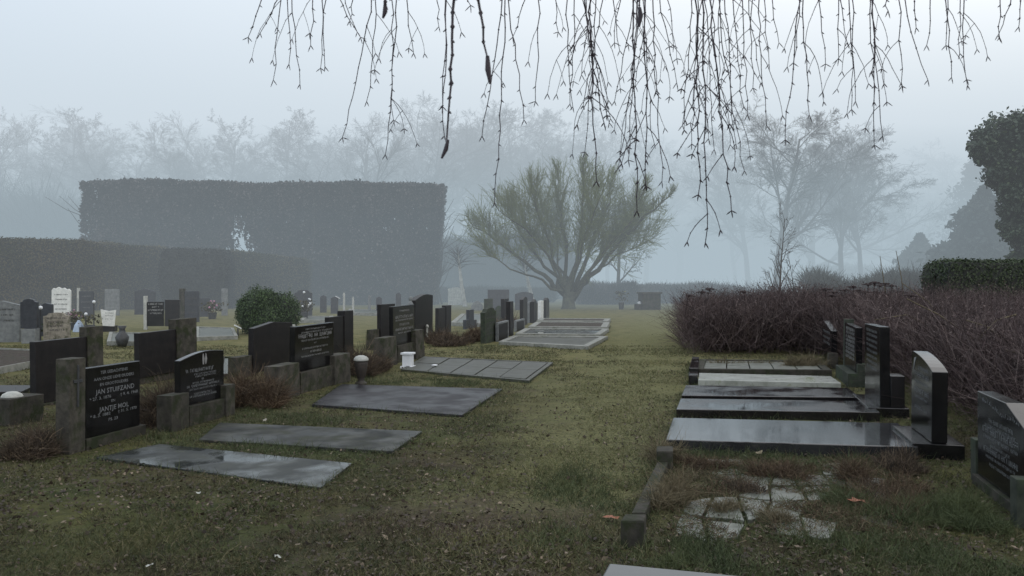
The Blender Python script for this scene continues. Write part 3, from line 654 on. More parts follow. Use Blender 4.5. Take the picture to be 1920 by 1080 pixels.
# second right grave: wide grey polished slab
slab('wide polished grey slab reflecting the sky, nearest full slab on the right',[(1262,783),(1684,793),(1722,838),(1248,824)],.11,SLABG,zb=-.05)
g=Stone('black granite stone with rounded bright top behind the wide grey slab',1708,829,1746,right=True,z=.14)
xl=g.lx(1708); xr=g.lx(1746)
zt=g.lz(662,(xl+xr)/2-.1); w=xr-xl
prof=[(xl,.14),(xr,.14),(xr,zt-.12)]+[(xr-w*i/8, zt-.12+.12*math.sin(math.pi/2*(i/8))**.8) for i in range(1,9)][:-1]+[(xl+w*.06,zt),(xl,zt-.012)]
bm=bmesh.new(); bm_prism(bm,prof,0,.13); g.add('plate',bm,BLACK,.005); g.last=(xl,xr,.14,zt,0)
g.marks([(.6,.8,.5,.03),(.5,.7,.7,.045),(.5,.62,.6,.025),(.5,.5,.7,.045),(.5,.43,.6,.025),(.5,.3,.6,.025)],15,LETTB,.8)
V=[(xl+w*.1,-.003,zt-.2),(xl+w*.14,-.003,zt-.06),(xl+w*.26,-.003,zt-.04),(xl+w*.18,-.003,zt-.1)]
me=bpy.data.meshes.new('leaf_relief'); me.from_pydata(V,[],[(0,1,2,3)]); mobj('leaf_relief',me,LETT,g.root)
g.boxm(xl-.06,xr+.05,-.16,.26,-.05,.135,BLACK,'plinth')
# third right grave: twin black slabs
slab('black wet slab with purple sheen, front one of the twin black slabs',[(1276,747),(1628,752),(1650,773),(1268,767)],.10,SLABK)
slab('black wet slab with a broken sky reflection, rear one of the twin black slabs',[(1286,722),(1590,727),(1614,745),(1278,741)],.09,SLABK)
g=Stone('tall narrow black stone with a grey reflecting base, behind the twin slabs',1622,762,1650,right=True,z=.12)
xl=g.lx(1622);xr=g.lx(1650); zt=g.lz(612,xr)
bm=bmesh.new(); bm_prism(bm,[(xl,.12),(xr,.12),(xr,zt),(xl,zt-.02)],0,.11); g.add('plate',bm,BLACK,.004); g.last=(xl,xr,.12,zt,0)
g.marks([(.5,.9,.7,.03)]+[(.5,.84-.07*i,.7,.03) for i in range(7)],18,LETTB,.9)
g.boxm(xl-.05,xr+.06,-.14,.3,-.05,.118,SLABK,'plinth'); g.boxm(xr-.24,xr+.03,.111,.26,.12,g.lz(703,xr),SLABK,'side_block')
# fourth
slab('pale lichen green slab with a bright wet top',[(1311,699),(1558,705),(1577,718),(1309,712)],.11,SLABL)
g=Stone('slim black stone with a mossy concrete post, behind the pale green slab',1583,724,1604,right=True,z=0)
xl=g.lx(1583);xr=g.lx(1604); zt=g.lz(612,xr)
bm=bmesh.new(); bm_prism(bm,[(xl,.2),(xr,.2),(xr,zt-.02),(xl,zt)],0,.09); g.add('plate',bm,BLACK,.004); g.last=(xl,xr,.2,zt,0)
g.marks([(.5,.86-.09*i,.75,.045) for i in range(8)],21,LETT,1.1)
g.boxm(xl-.14,xl-.01,.0,.14,-.05,g.lz(598,xl-.1),CONCG,'post'); g.boxm(xl-.1,xr+.1,-.12,.2,-.05,.19,CONCG,'plinth'); g.boxm(xr-.16,xr+.1,.01,.24,.191,.33,CONCG,'side_block')
# fifth
kerbed('tiled grave bed with grey pavers in front of the brown thicket',[(1312,673),(1536,676),(1560,694),(1304,692)],.10,.12,CONCD,TILE,.08,tiles=5,fillname='paving')
root=empty('kerb_block',(*P(1300,690),0),0,'dark stepped kerb block at the left end of the tiled bed','kerb')
slab_m(None,[P(1298,669,.14),P(1311,669,.14),P(1310,690,.14),P(1292,690,.14)],.14,SLABK,name='upper_block',parent=root)
slab_m(None,[P(1292,697,.15),P(1309,697,.15),P(1308,703,.15),P(1291,703,.15)],.15,SLABK,name='lower_block',parent=root)
g=Stone('dark slim stone half hidden in the thicket with a pale slanted cap',1541,690,1558,right=True)
xl=g.lx(1541);xr=g.lx(1558); zt=g.lz(600,xl)
bm=bmesh.new(); bm_prism(bm,[(xl,-.02),(xr,-.02),(xr,zt-.12),(xl+.2,zt),(xl,zt-.03)],0,.1); g.add('plate',bm,BLACK,.004); g.last=(xl,xr,0,zt,0)
g.marks([(.5,.75,.7,.04),(.5,.62,.7,.04),(.5,.5,.7,.04)],25,LETTB)
g.boxm(xr-.02,xr+.16,-.06,.1,-.03,.28,CONC,'side_block')

# ------------------------------------------------------------------ foliage masses
def hedge(name, label, ring, height, leafm, corem, n, size, cat='hedge', wob=.13, loc=None, holes=None, topz=None, smallgap=None):
    """clipped hedge: closed ground ring (metres), wobbly core plus leaf cards on its skin"""
    ring=[Vector(p) for p in ring]; c=sum(ring,Vector((0,0)))/len(ring)
    root=empty(name,(c.x,c.y,0),0,label,cat)
    # resample ring
    pts=[]; L=0
    for i in range(len(ring)):
        a,b=ring[i],ring[(i+1)%len(ring)]; k=max(2,int((b-a).length/.6))
        pts+=[a.lerp(b,t/k) for t in range(k)]
    m=len(pts); nz=max(5,int(height/.5)); V=[]
    hz=(lambda p: height) if topz is None else topz
    for j in range(nz+1):
        for p in pts:
            h=hz(p); z=h*j/nz; d=(p-c).normalized(); w=wob*mnoise.noise((p.x*.7,p.y*.7,z*.8))*2
            s = -.12 if j==nz else 0
            q=p+d*(w+s); V.append((q.x-c.x,q.y-c.y,z+.06*mnoise.noise((p.x,p.y,9)) if j==nz else z))
    Q=[(j*m+i,j*m+(i+1)%m,(j+1)*m+(i+1)%m,(j+1)*m+i) for j in range(nz) for i in range(m)]
    bm=bmesh.new(); vs=[bm.verts.new(v) for v in V]
    for q in Q:
        if holes:
            ctr=sum((vs[i].co for i in q),Vector())/4
            if holes(ctr.x+c.x,ctr.z): continue
        bm.faces.new([vs[i] for i in q])
    top=bm.faces.new([vs[nz*m+i] for i in range(m)]); bmesh.ops.triangulate(bm,faces=[top])
    bmesh.ops.recalc_face_normals(bm,faces=bm.faces)
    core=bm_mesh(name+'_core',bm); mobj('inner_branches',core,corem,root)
    core.calc_loop_triangles(); tr=[t for t in core.loop_triangles]
    A=np.array([t.area for t in tr]); T=np.array([[core.vertices[i].co[:] for i in t.vertices] for t in tr]); NN=np.array([t.normal[:] for t in tr])
    idx=rng.choice(len(tr),n,p=A/A.sum()); u=rng.random((n,2)); f=u.sum(1)>1; u[f]=1-u[f]
    C=T[idx,0]+u[:,:1]*(T[idx,1]-T[idx,0])+u[:,1:]*(T[idx,2]-T[idx,0]); C+=NN[idx]*rng.normal(.03,size*.6,(n,1))
    V2,Q2=cards(C,rng.uniform(.7,1.3,n)*size,NN[idx],.62,.7); mobj('leaves',np_mesh('leaves',V2,Q2),leafm,root)
    return root
def Dx(px,d): return Vector(((px-960)/F*d,d))
a=Dx(-350,33); b=Dx(302,44)
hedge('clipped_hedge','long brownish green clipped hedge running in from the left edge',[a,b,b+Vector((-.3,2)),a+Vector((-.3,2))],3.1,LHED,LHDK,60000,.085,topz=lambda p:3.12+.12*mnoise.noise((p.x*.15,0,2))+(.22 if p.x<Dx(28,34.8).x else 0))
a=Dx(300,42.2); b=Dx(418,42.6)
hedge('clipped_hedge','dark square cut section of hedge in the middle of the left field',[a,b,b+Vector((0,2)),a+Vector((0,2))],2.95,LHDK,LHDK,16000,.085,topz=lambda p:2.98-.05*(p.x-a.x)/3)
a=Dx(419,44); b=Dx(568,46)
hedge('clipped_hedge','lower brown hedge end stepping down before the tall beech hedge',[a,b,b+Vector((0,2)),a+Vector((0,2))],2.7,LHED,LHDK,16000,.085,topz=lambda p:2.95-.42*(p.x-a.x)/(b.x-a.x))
# tall beech hedge with an arched gap
def gap(x,z):
    cx=Dx(440,49).x; px=960+x*F/49.; 
    zz=z; py=YH-(z-H)*F/49.
    c=446+(py-440)*.12; return (abs(px-c) < (py-400)*.24) and py<505 and py>400 or (py>=505 and abs(px-454)<30)
a=Dx(157,48.4); b=Dx(829,49.4)
def beech():
    dl=a; root=empty('beech_hedge',(((a+b)/2).x,49,0),0,'very tall clipped beech hedge with a narrow gap, looming in fog','hedge')
    c=Vector(((a+b)/2)); c.y=49
    Hh=7.05; Lx=(b-a).length; nx=90; nz=30; V=[];Q=[]
    def solid(x,z): return not gap(x,z)
    # voxel style skin: front sheet and back sheet cells, pushed by noise; leaves carry the look
    C=[];Nn=[]
    N=120000
    xs=rng.random(N)*Lx; zs=rng.random(N)**.9*Hh; ys=rng.choice([0,0,0,1,.5],N)
    t=rng.random(N)
    sel=rng.random(N)
    top=sel<.10; side=(sel>=.10)&(sel<.14)
    y=np.where(ys==.5,t*1.8,ys*1.8)+rng.normal(0,.12,N)
    topz=Hh+.06*np.sin(xs*.5)+.04*np.sin(xs*1.7+1)-.15*xs/Lx-.2*np.exp(-xs/1.2)
    z=np.minimum(zs,topz); z=np.where(top,topz+rng.normal(0,.06,N),z)
    taper=.0
    x=xs.copy(); endr=Lx-.35*(1-z/Hh)*1.6
    x=np.where(side,np.where(t<.5,0,endr),np.minimum(x,endr)); x=x+rng.normal(0,.06,N)
    wx=a.x+x; wy=a.y+(b.y-a.y)*x/Lx+y
    wy=wy+np.array([.35*mnoise.noise((q*1.3,u*.35,3))+.25*mnoise.noise((q*3.1,u*1.2,8)) for q,u in zip(wx,z)])
    keep=np.ones(N,bool)
    for i in range(N):
        if gap(wx[i],z[i]): keep[i]=False
    # thin mottled areas mid height
    for i in range(N):
        if keep[i] and 2.0<z[i]<5.7:
            v2=mnoise.noise((wx[i]*4.2,z[i]*2.6,5))+.35*mnoise.noise((wx[i]*.9,z[i]*.9,1))
            if v2>.40 and rng.random()<.85: keep[i]=False
    Pn=np.stack([wx-c.x,wy-49,z],1)[keep]
    Vv,Qq=cards(Pn,rng.uniform(.11,.21,len(Pn)),None,0,.75); mobj('leaves',np_mesh('leaves',Vv,Qq),LBEE,root)
    tb=Tubes()
    for i in range(110):
        x=(i+rng.random()*.6)/110*Lx; wx_=a.x+x; 
        if abs((960+wx_*F/49)-450)<32 and True: continue
        p=[np.array([wx_-c.x,(b.y-a.y)*x/Lx+a.y+.9-49+rng.normal(0,.3),0])]
        for k in range(8): p.append(p[-1]+np.array([rng.normal(0,.12),rng.normal(0,.1),.82]))
        tb.add(p,np.linspace(.07,.02,9),4)
        for k in range(14):
            q=p[rng.integers(1,8)]; d=np.array([rng.normal(0,.5),rng.normal(0,.4),.6]); tb.add([q,q+d,q+d*1.8+[0,0,.3]],[.03,.02,.01],3)
    mobj('stems',tb.mesh('stems'),BARK,root)
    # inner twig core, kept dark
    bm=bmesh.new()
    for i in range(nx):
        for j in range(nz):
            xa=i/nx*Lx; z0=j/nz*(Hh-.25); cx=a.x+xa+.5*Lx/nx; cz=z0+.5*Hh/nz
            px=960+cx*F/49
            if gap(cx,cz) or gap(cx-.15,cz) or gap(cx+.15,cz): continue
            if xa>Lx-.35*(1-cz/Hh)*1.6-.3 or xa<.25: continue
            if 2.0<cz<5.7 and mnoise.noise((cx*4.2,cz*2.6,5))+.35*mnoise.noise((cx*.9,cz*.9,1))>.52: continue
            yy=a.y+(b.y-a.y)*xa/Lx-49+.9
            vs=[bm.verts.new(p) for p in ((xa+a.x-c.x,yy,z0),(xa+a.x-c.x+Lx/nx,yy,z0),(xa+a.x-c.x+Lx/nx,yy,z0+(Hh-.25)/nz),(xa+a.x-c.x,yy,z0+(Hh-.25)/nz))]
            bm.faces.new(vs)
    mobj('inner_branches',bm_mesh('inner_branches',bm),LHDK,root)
beech()
# green hedge at right
a=Dx(1781,21); b=Dx(2150,23)
hedge('clipped_hedge','dark green box cut hedge below the evergreen at the right edge',[a,b,b+Vector((1,2.2)),a+Vector((.4,2.2))],1.98,LEVH,LHDK,30000,.06)
def blob_plant(name,label,cat,blobs,leafm,corem,n,size,stem=None,part='leaves',bumps=.25,seed=0):
    """blobs: (x,y,z,rx,ry,rz) in metres relative to the first one's ground point"""
    x0,y0=blobs[0][0],blobs[0][1]; root=empty(name,(x0,y0,0),0,label,cat)
    vol=np.array([b[3]*b[4]*b[5] for b in blobs])**.67; vol/=vol.sum(); C=[]; NR=[]
    for i,b in enumerate(blobs):
        k=int(n*vol[i]); d=rng.normal(size=(k,3)); d/=np.linalg.norm(d,axis=1,keepdims=True)
        f=np.array([mnoise.noise((v[0]*2.3+i+seed,v[1]*2.3,v[2]*2.3))*.6+mnoise.noise((v[0]*6+i,v[1]*6+seed,v[2]*6))*.4 for v in d])
        rr=(1+bumps*f)*np.minimum(1.18,rng.normal(.95,.10 if bumps<.3 else .15,k))
        c=np.stack([b[0]-x0+d[:,0]*b[3]*rr,b[1]-y0+d[:,1]*b[4]*rr,b[2]+d[:,2]*b[5]*rr],1); C.append(c); NR.append(d)
    C=np.concatenate(C); NR=np.concatenate(NR); kp=C[:,2]>0.0; C=C[kp]; NR=NR[kp]
    V,Q=cards(C,rng.uniform(.65,1.35,len(C))*size,NR,.4,.6); mobj(part,np_mesh(part,V,Q),leafm,root)
    bm=bmesh.new()
    for i,b in enumerate(blobs):
        q_=.80 if bumps<.3 else .5; m4=Matrix.Translation((b[0]-x0,b[1]-y0,b[2]))@Matrix.Diagonal((b[3]*q_,b[4]*q_,b[5]*q_,1))
        bmesh.ops.create_icosphere(bm,subdivisions=3,radius=1,matrix=m4)
    for v in bm.verts: v.co+=v.normal*.0+Vector((0,0,0)); 
    for v in bm.verts:
        k=1+bumps*.5*mnoise.noise(v.co*1.5); v.co.x*=k; v.co.z=max(.02,v.co.z)
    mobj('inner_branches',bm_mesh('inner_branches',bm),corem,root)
    if stem:
        tb=Tubes(); tb.add(stem,np.linspace(stem_r,stem_r*.4,len(stem)),8); mobj('trunk',tb.mesh('trunk'),BARK,root)
    return root
# clipped round bush
x,y=P(487,628); blob_plant('round_bush','round clipped green box bush in the left field','bush',[(x-.20,y+.6,.60,.58,.6,.66),(x+.42,y+.85,.55,.46,.5,.58),(x+.02,y+.6,.90,.30,.4,.34),(x-.46,y+.55,.60,.34,.35,.46),(x+.1,y+.3,.4,.5,.4,.4)],LBOX,LHDK,30000,.05,bumps=.25)
# evergreen tree at right edge
stem_r=.16
d=33; blobs=[]
for px,py,rx,rz in [(1930,300,70,80),(1875,255,42,40),(1850,272,30,24),(1900,235,26,24),(1858,312,22,20),(1912,360,46,55),(1876,372,24,20),(1920,430,44,55),(1886,425,24,26),(1960,500,70,60),(1912,505,24,26),(1990,380,80,90),(1960,250,50,50),(1925,480,30,30),(1835,285,16,14)]:
    x,_,_=D(px+16,d); blobs.append((x,d+random.uniform(-.5,.5),Zat(py,d),rx*d/F,rx*d/F*.9,rz*d/F))
rb=random.Random(9)
for b_ in list(blobs):
    for _ in range(9):
        a_=rb.uniform(0,6.28); e_=rb.uniform(-1,1); q_=math.sqrt(1-e_*e_*.8); rr=rb.uniform(.14,.42)
        blobs.append((b_[0]+math.cos(a_)*b_[3]*q_*1.12,b_[1]+math.sin(a_)*b_[4]*q_,b_[2]+e_*b_[5]*1.0,rr,rr,rr*.9))
x0,y0=blobs[0][0],blobs[0][1]
blob_plant('evergreen_tree','dark leafy evergreen tree leaning in from the right edge','tree',blobs,LEVG,LEVG,56000,.17,stem=[(0.8,0,0),(.6,0,1.5),(.3,0,3),(0,0,4.8)],bumps=.55)
# misty conifer behind
def conifer(label,px,d,top,base_w,n,mat,lean=0):
    x,y,_=D(px,d); h=Zat(top,d); root=empty('conifer',(x,y,0),0,label,'tree'); wid=base_w*d/F/2
    t=rng.random(n)**.8; lay=1+.22*np.sin(t*h*2.6)+.15*rng.normal(size=n); r=wid*(1-t**1.5)*lay*np.sqrt(rng.random(n))*1.05+.1; th=rng.random(n)*2*math.pi
    C=np.stack([r*np.cos(th)+lean*t,r*np.sin(th),t*h],1); V,Q=cards(C,rng.uniform(.25,.6,n),None,0,.5); mobj('crown',np_mesh('crown',V,Q),mat,root)
    tb=Tubes(); tb.add([(0,0,0),(0,0,h*.5),(lean,0,h*.97)],[.2,.12,.03],6); mobj('trunk',tb.mesh('trunk'),BARK,root)
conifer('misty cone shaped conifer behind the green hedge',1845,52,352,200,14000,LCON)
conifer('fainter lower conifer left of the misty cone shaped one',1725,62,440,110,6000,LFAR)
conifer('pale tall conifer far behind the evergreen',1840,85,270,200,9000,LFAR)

# ------------------------------------------------------------------ bare trees
def grow(tb, tw, p, d, L, r, lvl, cfg, R):
    n=cfg['seg'][lvl]; pts=[p.copy()]; dr=d.copy(); step=L/n
    for i in range(n):
        dr=dr+R.normal(size=3)*cfg['wig'][lvl]; dr[2]+=cfg['up'][lvl]; dr/=np.linalg.norm(dr); pts.append(pts[-1]+dr*step)
    rad=np.linspace(r,r*cfg['tap'][lvl],n+1)
    (tb if lvl<=cfg['big'] else tw).add(pts,rad,cfg['sides'][lvl])
    if lvl+1>=len(cfg['n']): return
    for k in range(cfg['n'][lvl+1]):
        t=cfg['t0'][lvl]+(1-cfg['t0'][lvl])*(k+R.random())/cfg['n'][lvl+1]; t=min(t,.999)
        i=int(t*n); q=pts[i]+(pts[i+1]-pts[i])*(t*n-i); base=(pts[i+1]-pts[i]); base/=np.linalg.norm(base)
        s=R.normal(size=3); s-=s.dot(base)*base; s/=np.linalg.norm(s); a=math.radians(R.uniform(*cfg['ang'][lvl+1]))
        nd=base*math.cos(a)+s*math.sin(a)
        grow(tb,tw,q,nd,L*cfg['ratio'][lvl+1]*R.uniform(.7,1.2)*(1-.45*t),max(rad[i]*cfg['rr'],cfg['minr']),lvl+1,cfg,R)
def bare_tree_meshes(seed,cfg,Ht):
    R=np.random.default_rng(seed); tb=Tubes(); tw=Tubes()
    grow(tb,tw,np.zeros(3),np.array([R.normal()*.04,0,1.]),Ht,cfg['r0'],0,cfg,R)
    return tb.mesh('trunk'),tw.mesh('crown',False)
base=dict(n=[1,16,12,10,10],seg=[9,7,5,4,2],wig=[.05,.09,.12,.14,.1],up=[.03,.05,.03,.01,0],tap=[.25,.2,.3,.5,.6],sides=[7,5,4,3,3],t0=[.22,.2,.2,.15],
     ang=[(0,0),(30,62),(28,58),(25,60),(25,60)],ratio=[1,.62,.5,.5,.55],rr=.55,minr=.011,big=1,r0=.36)
birchc=dict(base,n=[1,26,10,8,7],ang=[(0,0),(28,50),(25,55),(25,60),(25,60)],ratio=[1,.34,.5,.5,.6],t0=[.15,.15,.2,.15],r0=.24)
wide=dict(base,n=[1,14,11,9,8],ang=[(0,0),(35,62),(25,55),(20,50),(20,50)],ratio=[1,.8,.5,.5,.55],t0=[.10,.2,.2,.15],r0=.5)
T=[bare_tree_meshes(11,base,20),bare_tree_meshes(12,birchc,20),bare_tree_meshes(13,wide,17),bare_tree_meshes(14,base,20),bare_tree_meshes(15,birchc,20)]
for a_,b_ in T:
    a_.materials.append(BARK); b_.materials.append(TWIGF)
def place_tree(k,px,d,top,label,group='bare trees in the fog',sx=1.0,name='bare_tree'):
    zmax=max(v.co.z for v in T[k][1].vertices); s=Zat(top,d)/zmax; x,y,_=D(px,d)
    root=empty(name,(x,y,0),random.uniform(0,6.28),label,'tree',group); root.scale=(s*sx*1.25,s*sx*1.25,s)
    for n,me in (('trunk',T[k][0]),('crown',T[k][1])): mobj(n,me,None,root)
place_tree(0,1452,66,172,'broad bare tree with forking limbs, tallest right of centre')
place_tree(3,1575,71,215,'bare tree with a forked trunk, left one of the right pair')
place_tree(0,1617,74,222,'bare tree with a straight trunk, right one of the right pair',sx=.9)
place_tree(2,1690,108,330,'low bare tree fading into fog right of the pair')
place_tree(1,40,100,205,'faint bare tree at the far left behind the hedge')
place_tree(4,125,92,200,'bare upright tree second from the left edge')
place_tree(2,-60,88,230,'wide bare tree half outside the left edge')
place_tree(3,10,78,330,'low dense bare tree behind the left hedge')
place_tree(2,255,90,238,'bushy round bare tree above the left end of the tall hedge')
place_tree(3,335,88,238,'bushy bare tree second above the tall hedge')
place_tree(1,425,95,208,'slender bare tree above the gap in the tall hedge')
place_tree(4,537,92,196,'slender symmetrical bare tree above the middle of the tall hedge')
place_tree(2,690,84,185,'wide bare tree with slanting limbs above the hedge end')
place_tree(0,775,96,175,'tall dense bare tree right above the hedge end')
place_tree(3,850,100,180,'tall bare tree between the hedge and the olive tree')
place_tree(2,905,92,190,'broad bare tree behind the left side of the olive tree')
place_tree(0,975,98,185,'tall bare tree rising directly behind the olive tree')
place_tree(3,1060,108,200,'faint bare tree behind the olive tree top')
place_tree(1,1140,110,215,'faint slender tree behind the right of the olive tree')
place_tree(0,1210,118,230,'very faint bare tree right of the olive tree')
place_tree(1,1380,120,205,'very faint slender tree left of the broad bare tree')
place_tree(4,150,105,225,'faint slender tree left of the tall hedge')
place_tree(0,640,112,230,'faint bare tree filling the gap above the hedge')
mid=[('misty bare tree left of the faint upright one',85,104,222),('misty bare tree above the left corner of the tall hedge',185,100,250),('misty rounded bare tree between the bushy pair',298,99,232),('misty bare tree between bushy pair and slender one',385,101,226),('misty bare tree between the two slender trees',482,103,228),('misty bare tree left of the slanting limbs tree',600,97,215),('misty bare tree right above the tall hedge corner',812,90,186),('misty bare tree over the left half of the olive tree',940,99,182),('misty bare tree over the right half of the olive tree',1105,102,205),('misty bare tree crowding the broad one from the right',1520,92,235),('misty bare tree crowding the broad one from the left',1405,94,228)]
for i,(lab,px,d_,tp) in enumerate(mid): place_tree((2,0,3)[i%3],px,d_,tp,lab)
back=[('nearly invisible tree mass behind the slender hedge trees',470),('nearly invisible tree mass at the far left edge',75),('nearly invisible tree mass above the left end of the tall hedge',205),('nearly invisible tree mass above the middle of the tall hedge',590),('nearly invisible tree mass above the right end of the tall hedge',730),('nearly invisible tree mass left of the olive tree',820),('nearly invisible tree mass behind the olive tree',1010),('nearly invisible tree mass right of the olive tree',1270),('nearly invisible tree mass between the broad tree and the pair',1510),('nearly invisible tree mass right of the pair',1760)]
for i,(lab,px) in enumerate(back): place_tree((0,3,2)[i%3],px,128+3*i,228 if px<1100 else 262,lab,sx=1.5)
# leaning pale birch stems
for lab,pts_ in (('pale leaning birch stem beside the large pale stone',[(872,570),(866,540),(862,505),(858,470)]),('pale leaning birch stem behind the distant cluster',[(1001,570),(994,545),(987,515),(982,480)])):
    d=47; x0,_,_=D(pts_[0][0],d); root=empty('birch_sapling',(x0,d,0),0,lab,'tree','leaning birch stems'); root['group']='leaning birch stems'
    tb=Tubes(); L=[(D(a_,d)[0]-x0,0,max(-.05,Zat(b_,d)) if i else -.05) for i,(a_,b_) in enumerate(pts_)]; tb.add(L,[.15,.12,.08,.04],6); mobj('trunk',tb.mesh('trunk'),BWHITE,root)
    tw=Tubes()
    for k in range(60):
        q=np.array(L[2])*(1-k/60)+np.array(L[3])*(k/60)+[0,0,.0]; dd=np.array([rng.normal(0,.5),rng.normal(0,.5),rng.uniform(.1,.9)]); tw.add([q,q+dd*.6,q+dd*1.1-[0,0,.1]],[.02,.012,.008],3)
    mobj('crown',tw.mesh('crown',False),TWIGF,root)
# sapling in front of the broad tree (right)
cfgs=dict(base,n=[1,26,7,4],seg=[8,5,3,2],wig=[.03,.1,.12,.1],up=[.02,.12,.05,0],tap=[.15,.25,.4,.5],sides=[5,4,3,3],t0=[.04,.15,.2],ang=[(0,0),(30,60),(25,50),(20,50)],ratio=[1,.34,.45,.5],minr=.007,r0=.085,big=0)
def single(cfg,seed,Ht,px,d,label,tm,cm,name='bare_tree'):
    a_,b_=bare_tree_meshes(seed,cfg,Ht); x,y,_=D(px,d); root=empty(name,(x,y,0),0,label,'tree'); mobj('trunk',a_,tm,root); mobj('crown',b_,cm,root)
single(dict(cfgs,r0=.05,n=[1,17,5,3]),31,3.7,1463,30,'small dark leafless sapling rising from the thicket',BARK,BARK,'sapling')
single(dict(cfgs,r0=.03,n=[1,12,5,2]),33,2.3,1492,29,'low leafless side shrub right of the sapling',BARK,BARK,'sapling')
single(dict(base,r0=.14,minr=.012,n=[1,9,8,6,3]),35,5.4,1158,52,'thin bare tree with slanting limb right behind the olive tree',BARK,TWIGF)

# the olive coloured spreading tree
def olive():
    x,y=P(1066,579); d=y; R=np.random.default_rng(5); root=empty('spreading_tree',(x,y,0),0,'wide vase shaped olive green bare tree at the end of the lawn','tree')
    tb=Tubes(); tw=Tubes()
    def W(px,py,dy=0): return np.array([D(px,d)[0]-x,dy,Zat(py,d)])
    tb.add([(0,0,-.2),(0,0,.15),(0,.0,.8),(0,0,1.35)],[.5,.34,.29,.32],10)
    limbs=[([(1058,552),(1035,525),(985,490),(930,450),(878,410)],0,.26),([(1056,548),(1025,500),(985,440),(950,380)],1,.2),([(1060,545),(1040,490),(1015,420),(995,345)],-1,.2),
     ([(1066,545),(1062,480),(1050,400),(1045,310)],.5,.2),([(1070,545),(1080,470),(1090,390),(1095,305)],-.6,.2),([(1074,548),(1100,480),(1135,400),(1155,325)],.8,.22),
     ([(1078,550),(1120,500),(1175,440),(1225,390),(1262,362)],0,.24),([(1076,550),(1120,490),(1180,410),(1205,345)],-1.2,.2),([(1072,552),(1105,520),(1160,480),(1225,450)],1.6,.16),
     ([(1060,552),(1020,530),(960,500),(915,480)],-1.6,.14),([(1066,550),(1050,470),(1020,380)],2.2,.16),([(1068,550),(1085,460),(1120,370)],-2.2,.16),([(1064,550),(1000,450),(935,400)],-2.0,.15),([(1072,550),(1150,450),(1215,420)],2.0,.15)]
    cfg=dict(n=[1,1,9,9],seg=[1,1,4,2],wig=[0,0,.15,.17],up=[0,0,.10,.04],tap=[0,0,.35,.6],sides=[5,5,3,3],t0=[0,.1,.12],ang=[(0,0),(0,0),(15,45),(12,38)],ratio=[1,1,.5,.6],rr=.6,minr=.0095,big=0)
    for pl,dy,r in limbs:
        pts=[W(a_,b_,dy*(i/(len(pl)-1))*1.1) for i,(a_,b_) in enumerate(pl)]
        # refine
        q=[pts[0]*.3+np.array([0,0,.7])*.7]+pts; qq=[]
        for i in range(len(q)-1):
            for t in (0,.33,.66): qq.append(q[i]*(1-t)+q[i+1]*t+R.normal(size=3)*.09)
        qq.append(q[-1]); tb.add(qq,r*.75*(1-np.linspace(0,1,len(qq)))**1.1+.014,6)
        N=120 if len(pl)>3 else 96
        for k in range(N):
            t=.30+.70*(k+R.random())/N; i=int(t*(len(qq)-1)-1e-6); pp=qq[i]+(qq[i+1]-qq[i])*(t*(len(qq)-1)-i)
            out=pp.copy(); out[2]=0; out/= (np.linalg.norm(out)+.3)
            nd=np.array([0,0,1.0])*R.uniform(.6,1.4)+out*R.uniform(-.1,.7)+R.normal(size=3)*.33
            if pp[2]<2.3: continue
            if pp[2]<3.6: nd=nd+out*.7*(1 if R.random()<.7 else 0)
            if R.random()<.12 and pp[2]>2.8: nd[2]*=-.25
            nd/=np.linalg.norm(nd)
            maxz=Zat(292,d)-2.9*((pp[0]-.2)/5.2)**2+R.uniform(-.5,.3)
            L=min(R.uniform(.8,2.6),max(.5,(maxz-pp[2])*.8))
            grow(tb,tw,pp,nd,L,.017,2,cfg,R)
            # level 2 branches carry level 3
    mobj('trunk',tb.mesh('trunk'),BARKG,root); mobj('crown',tw.mesh('crown',False),TWIGO,root)
olive()

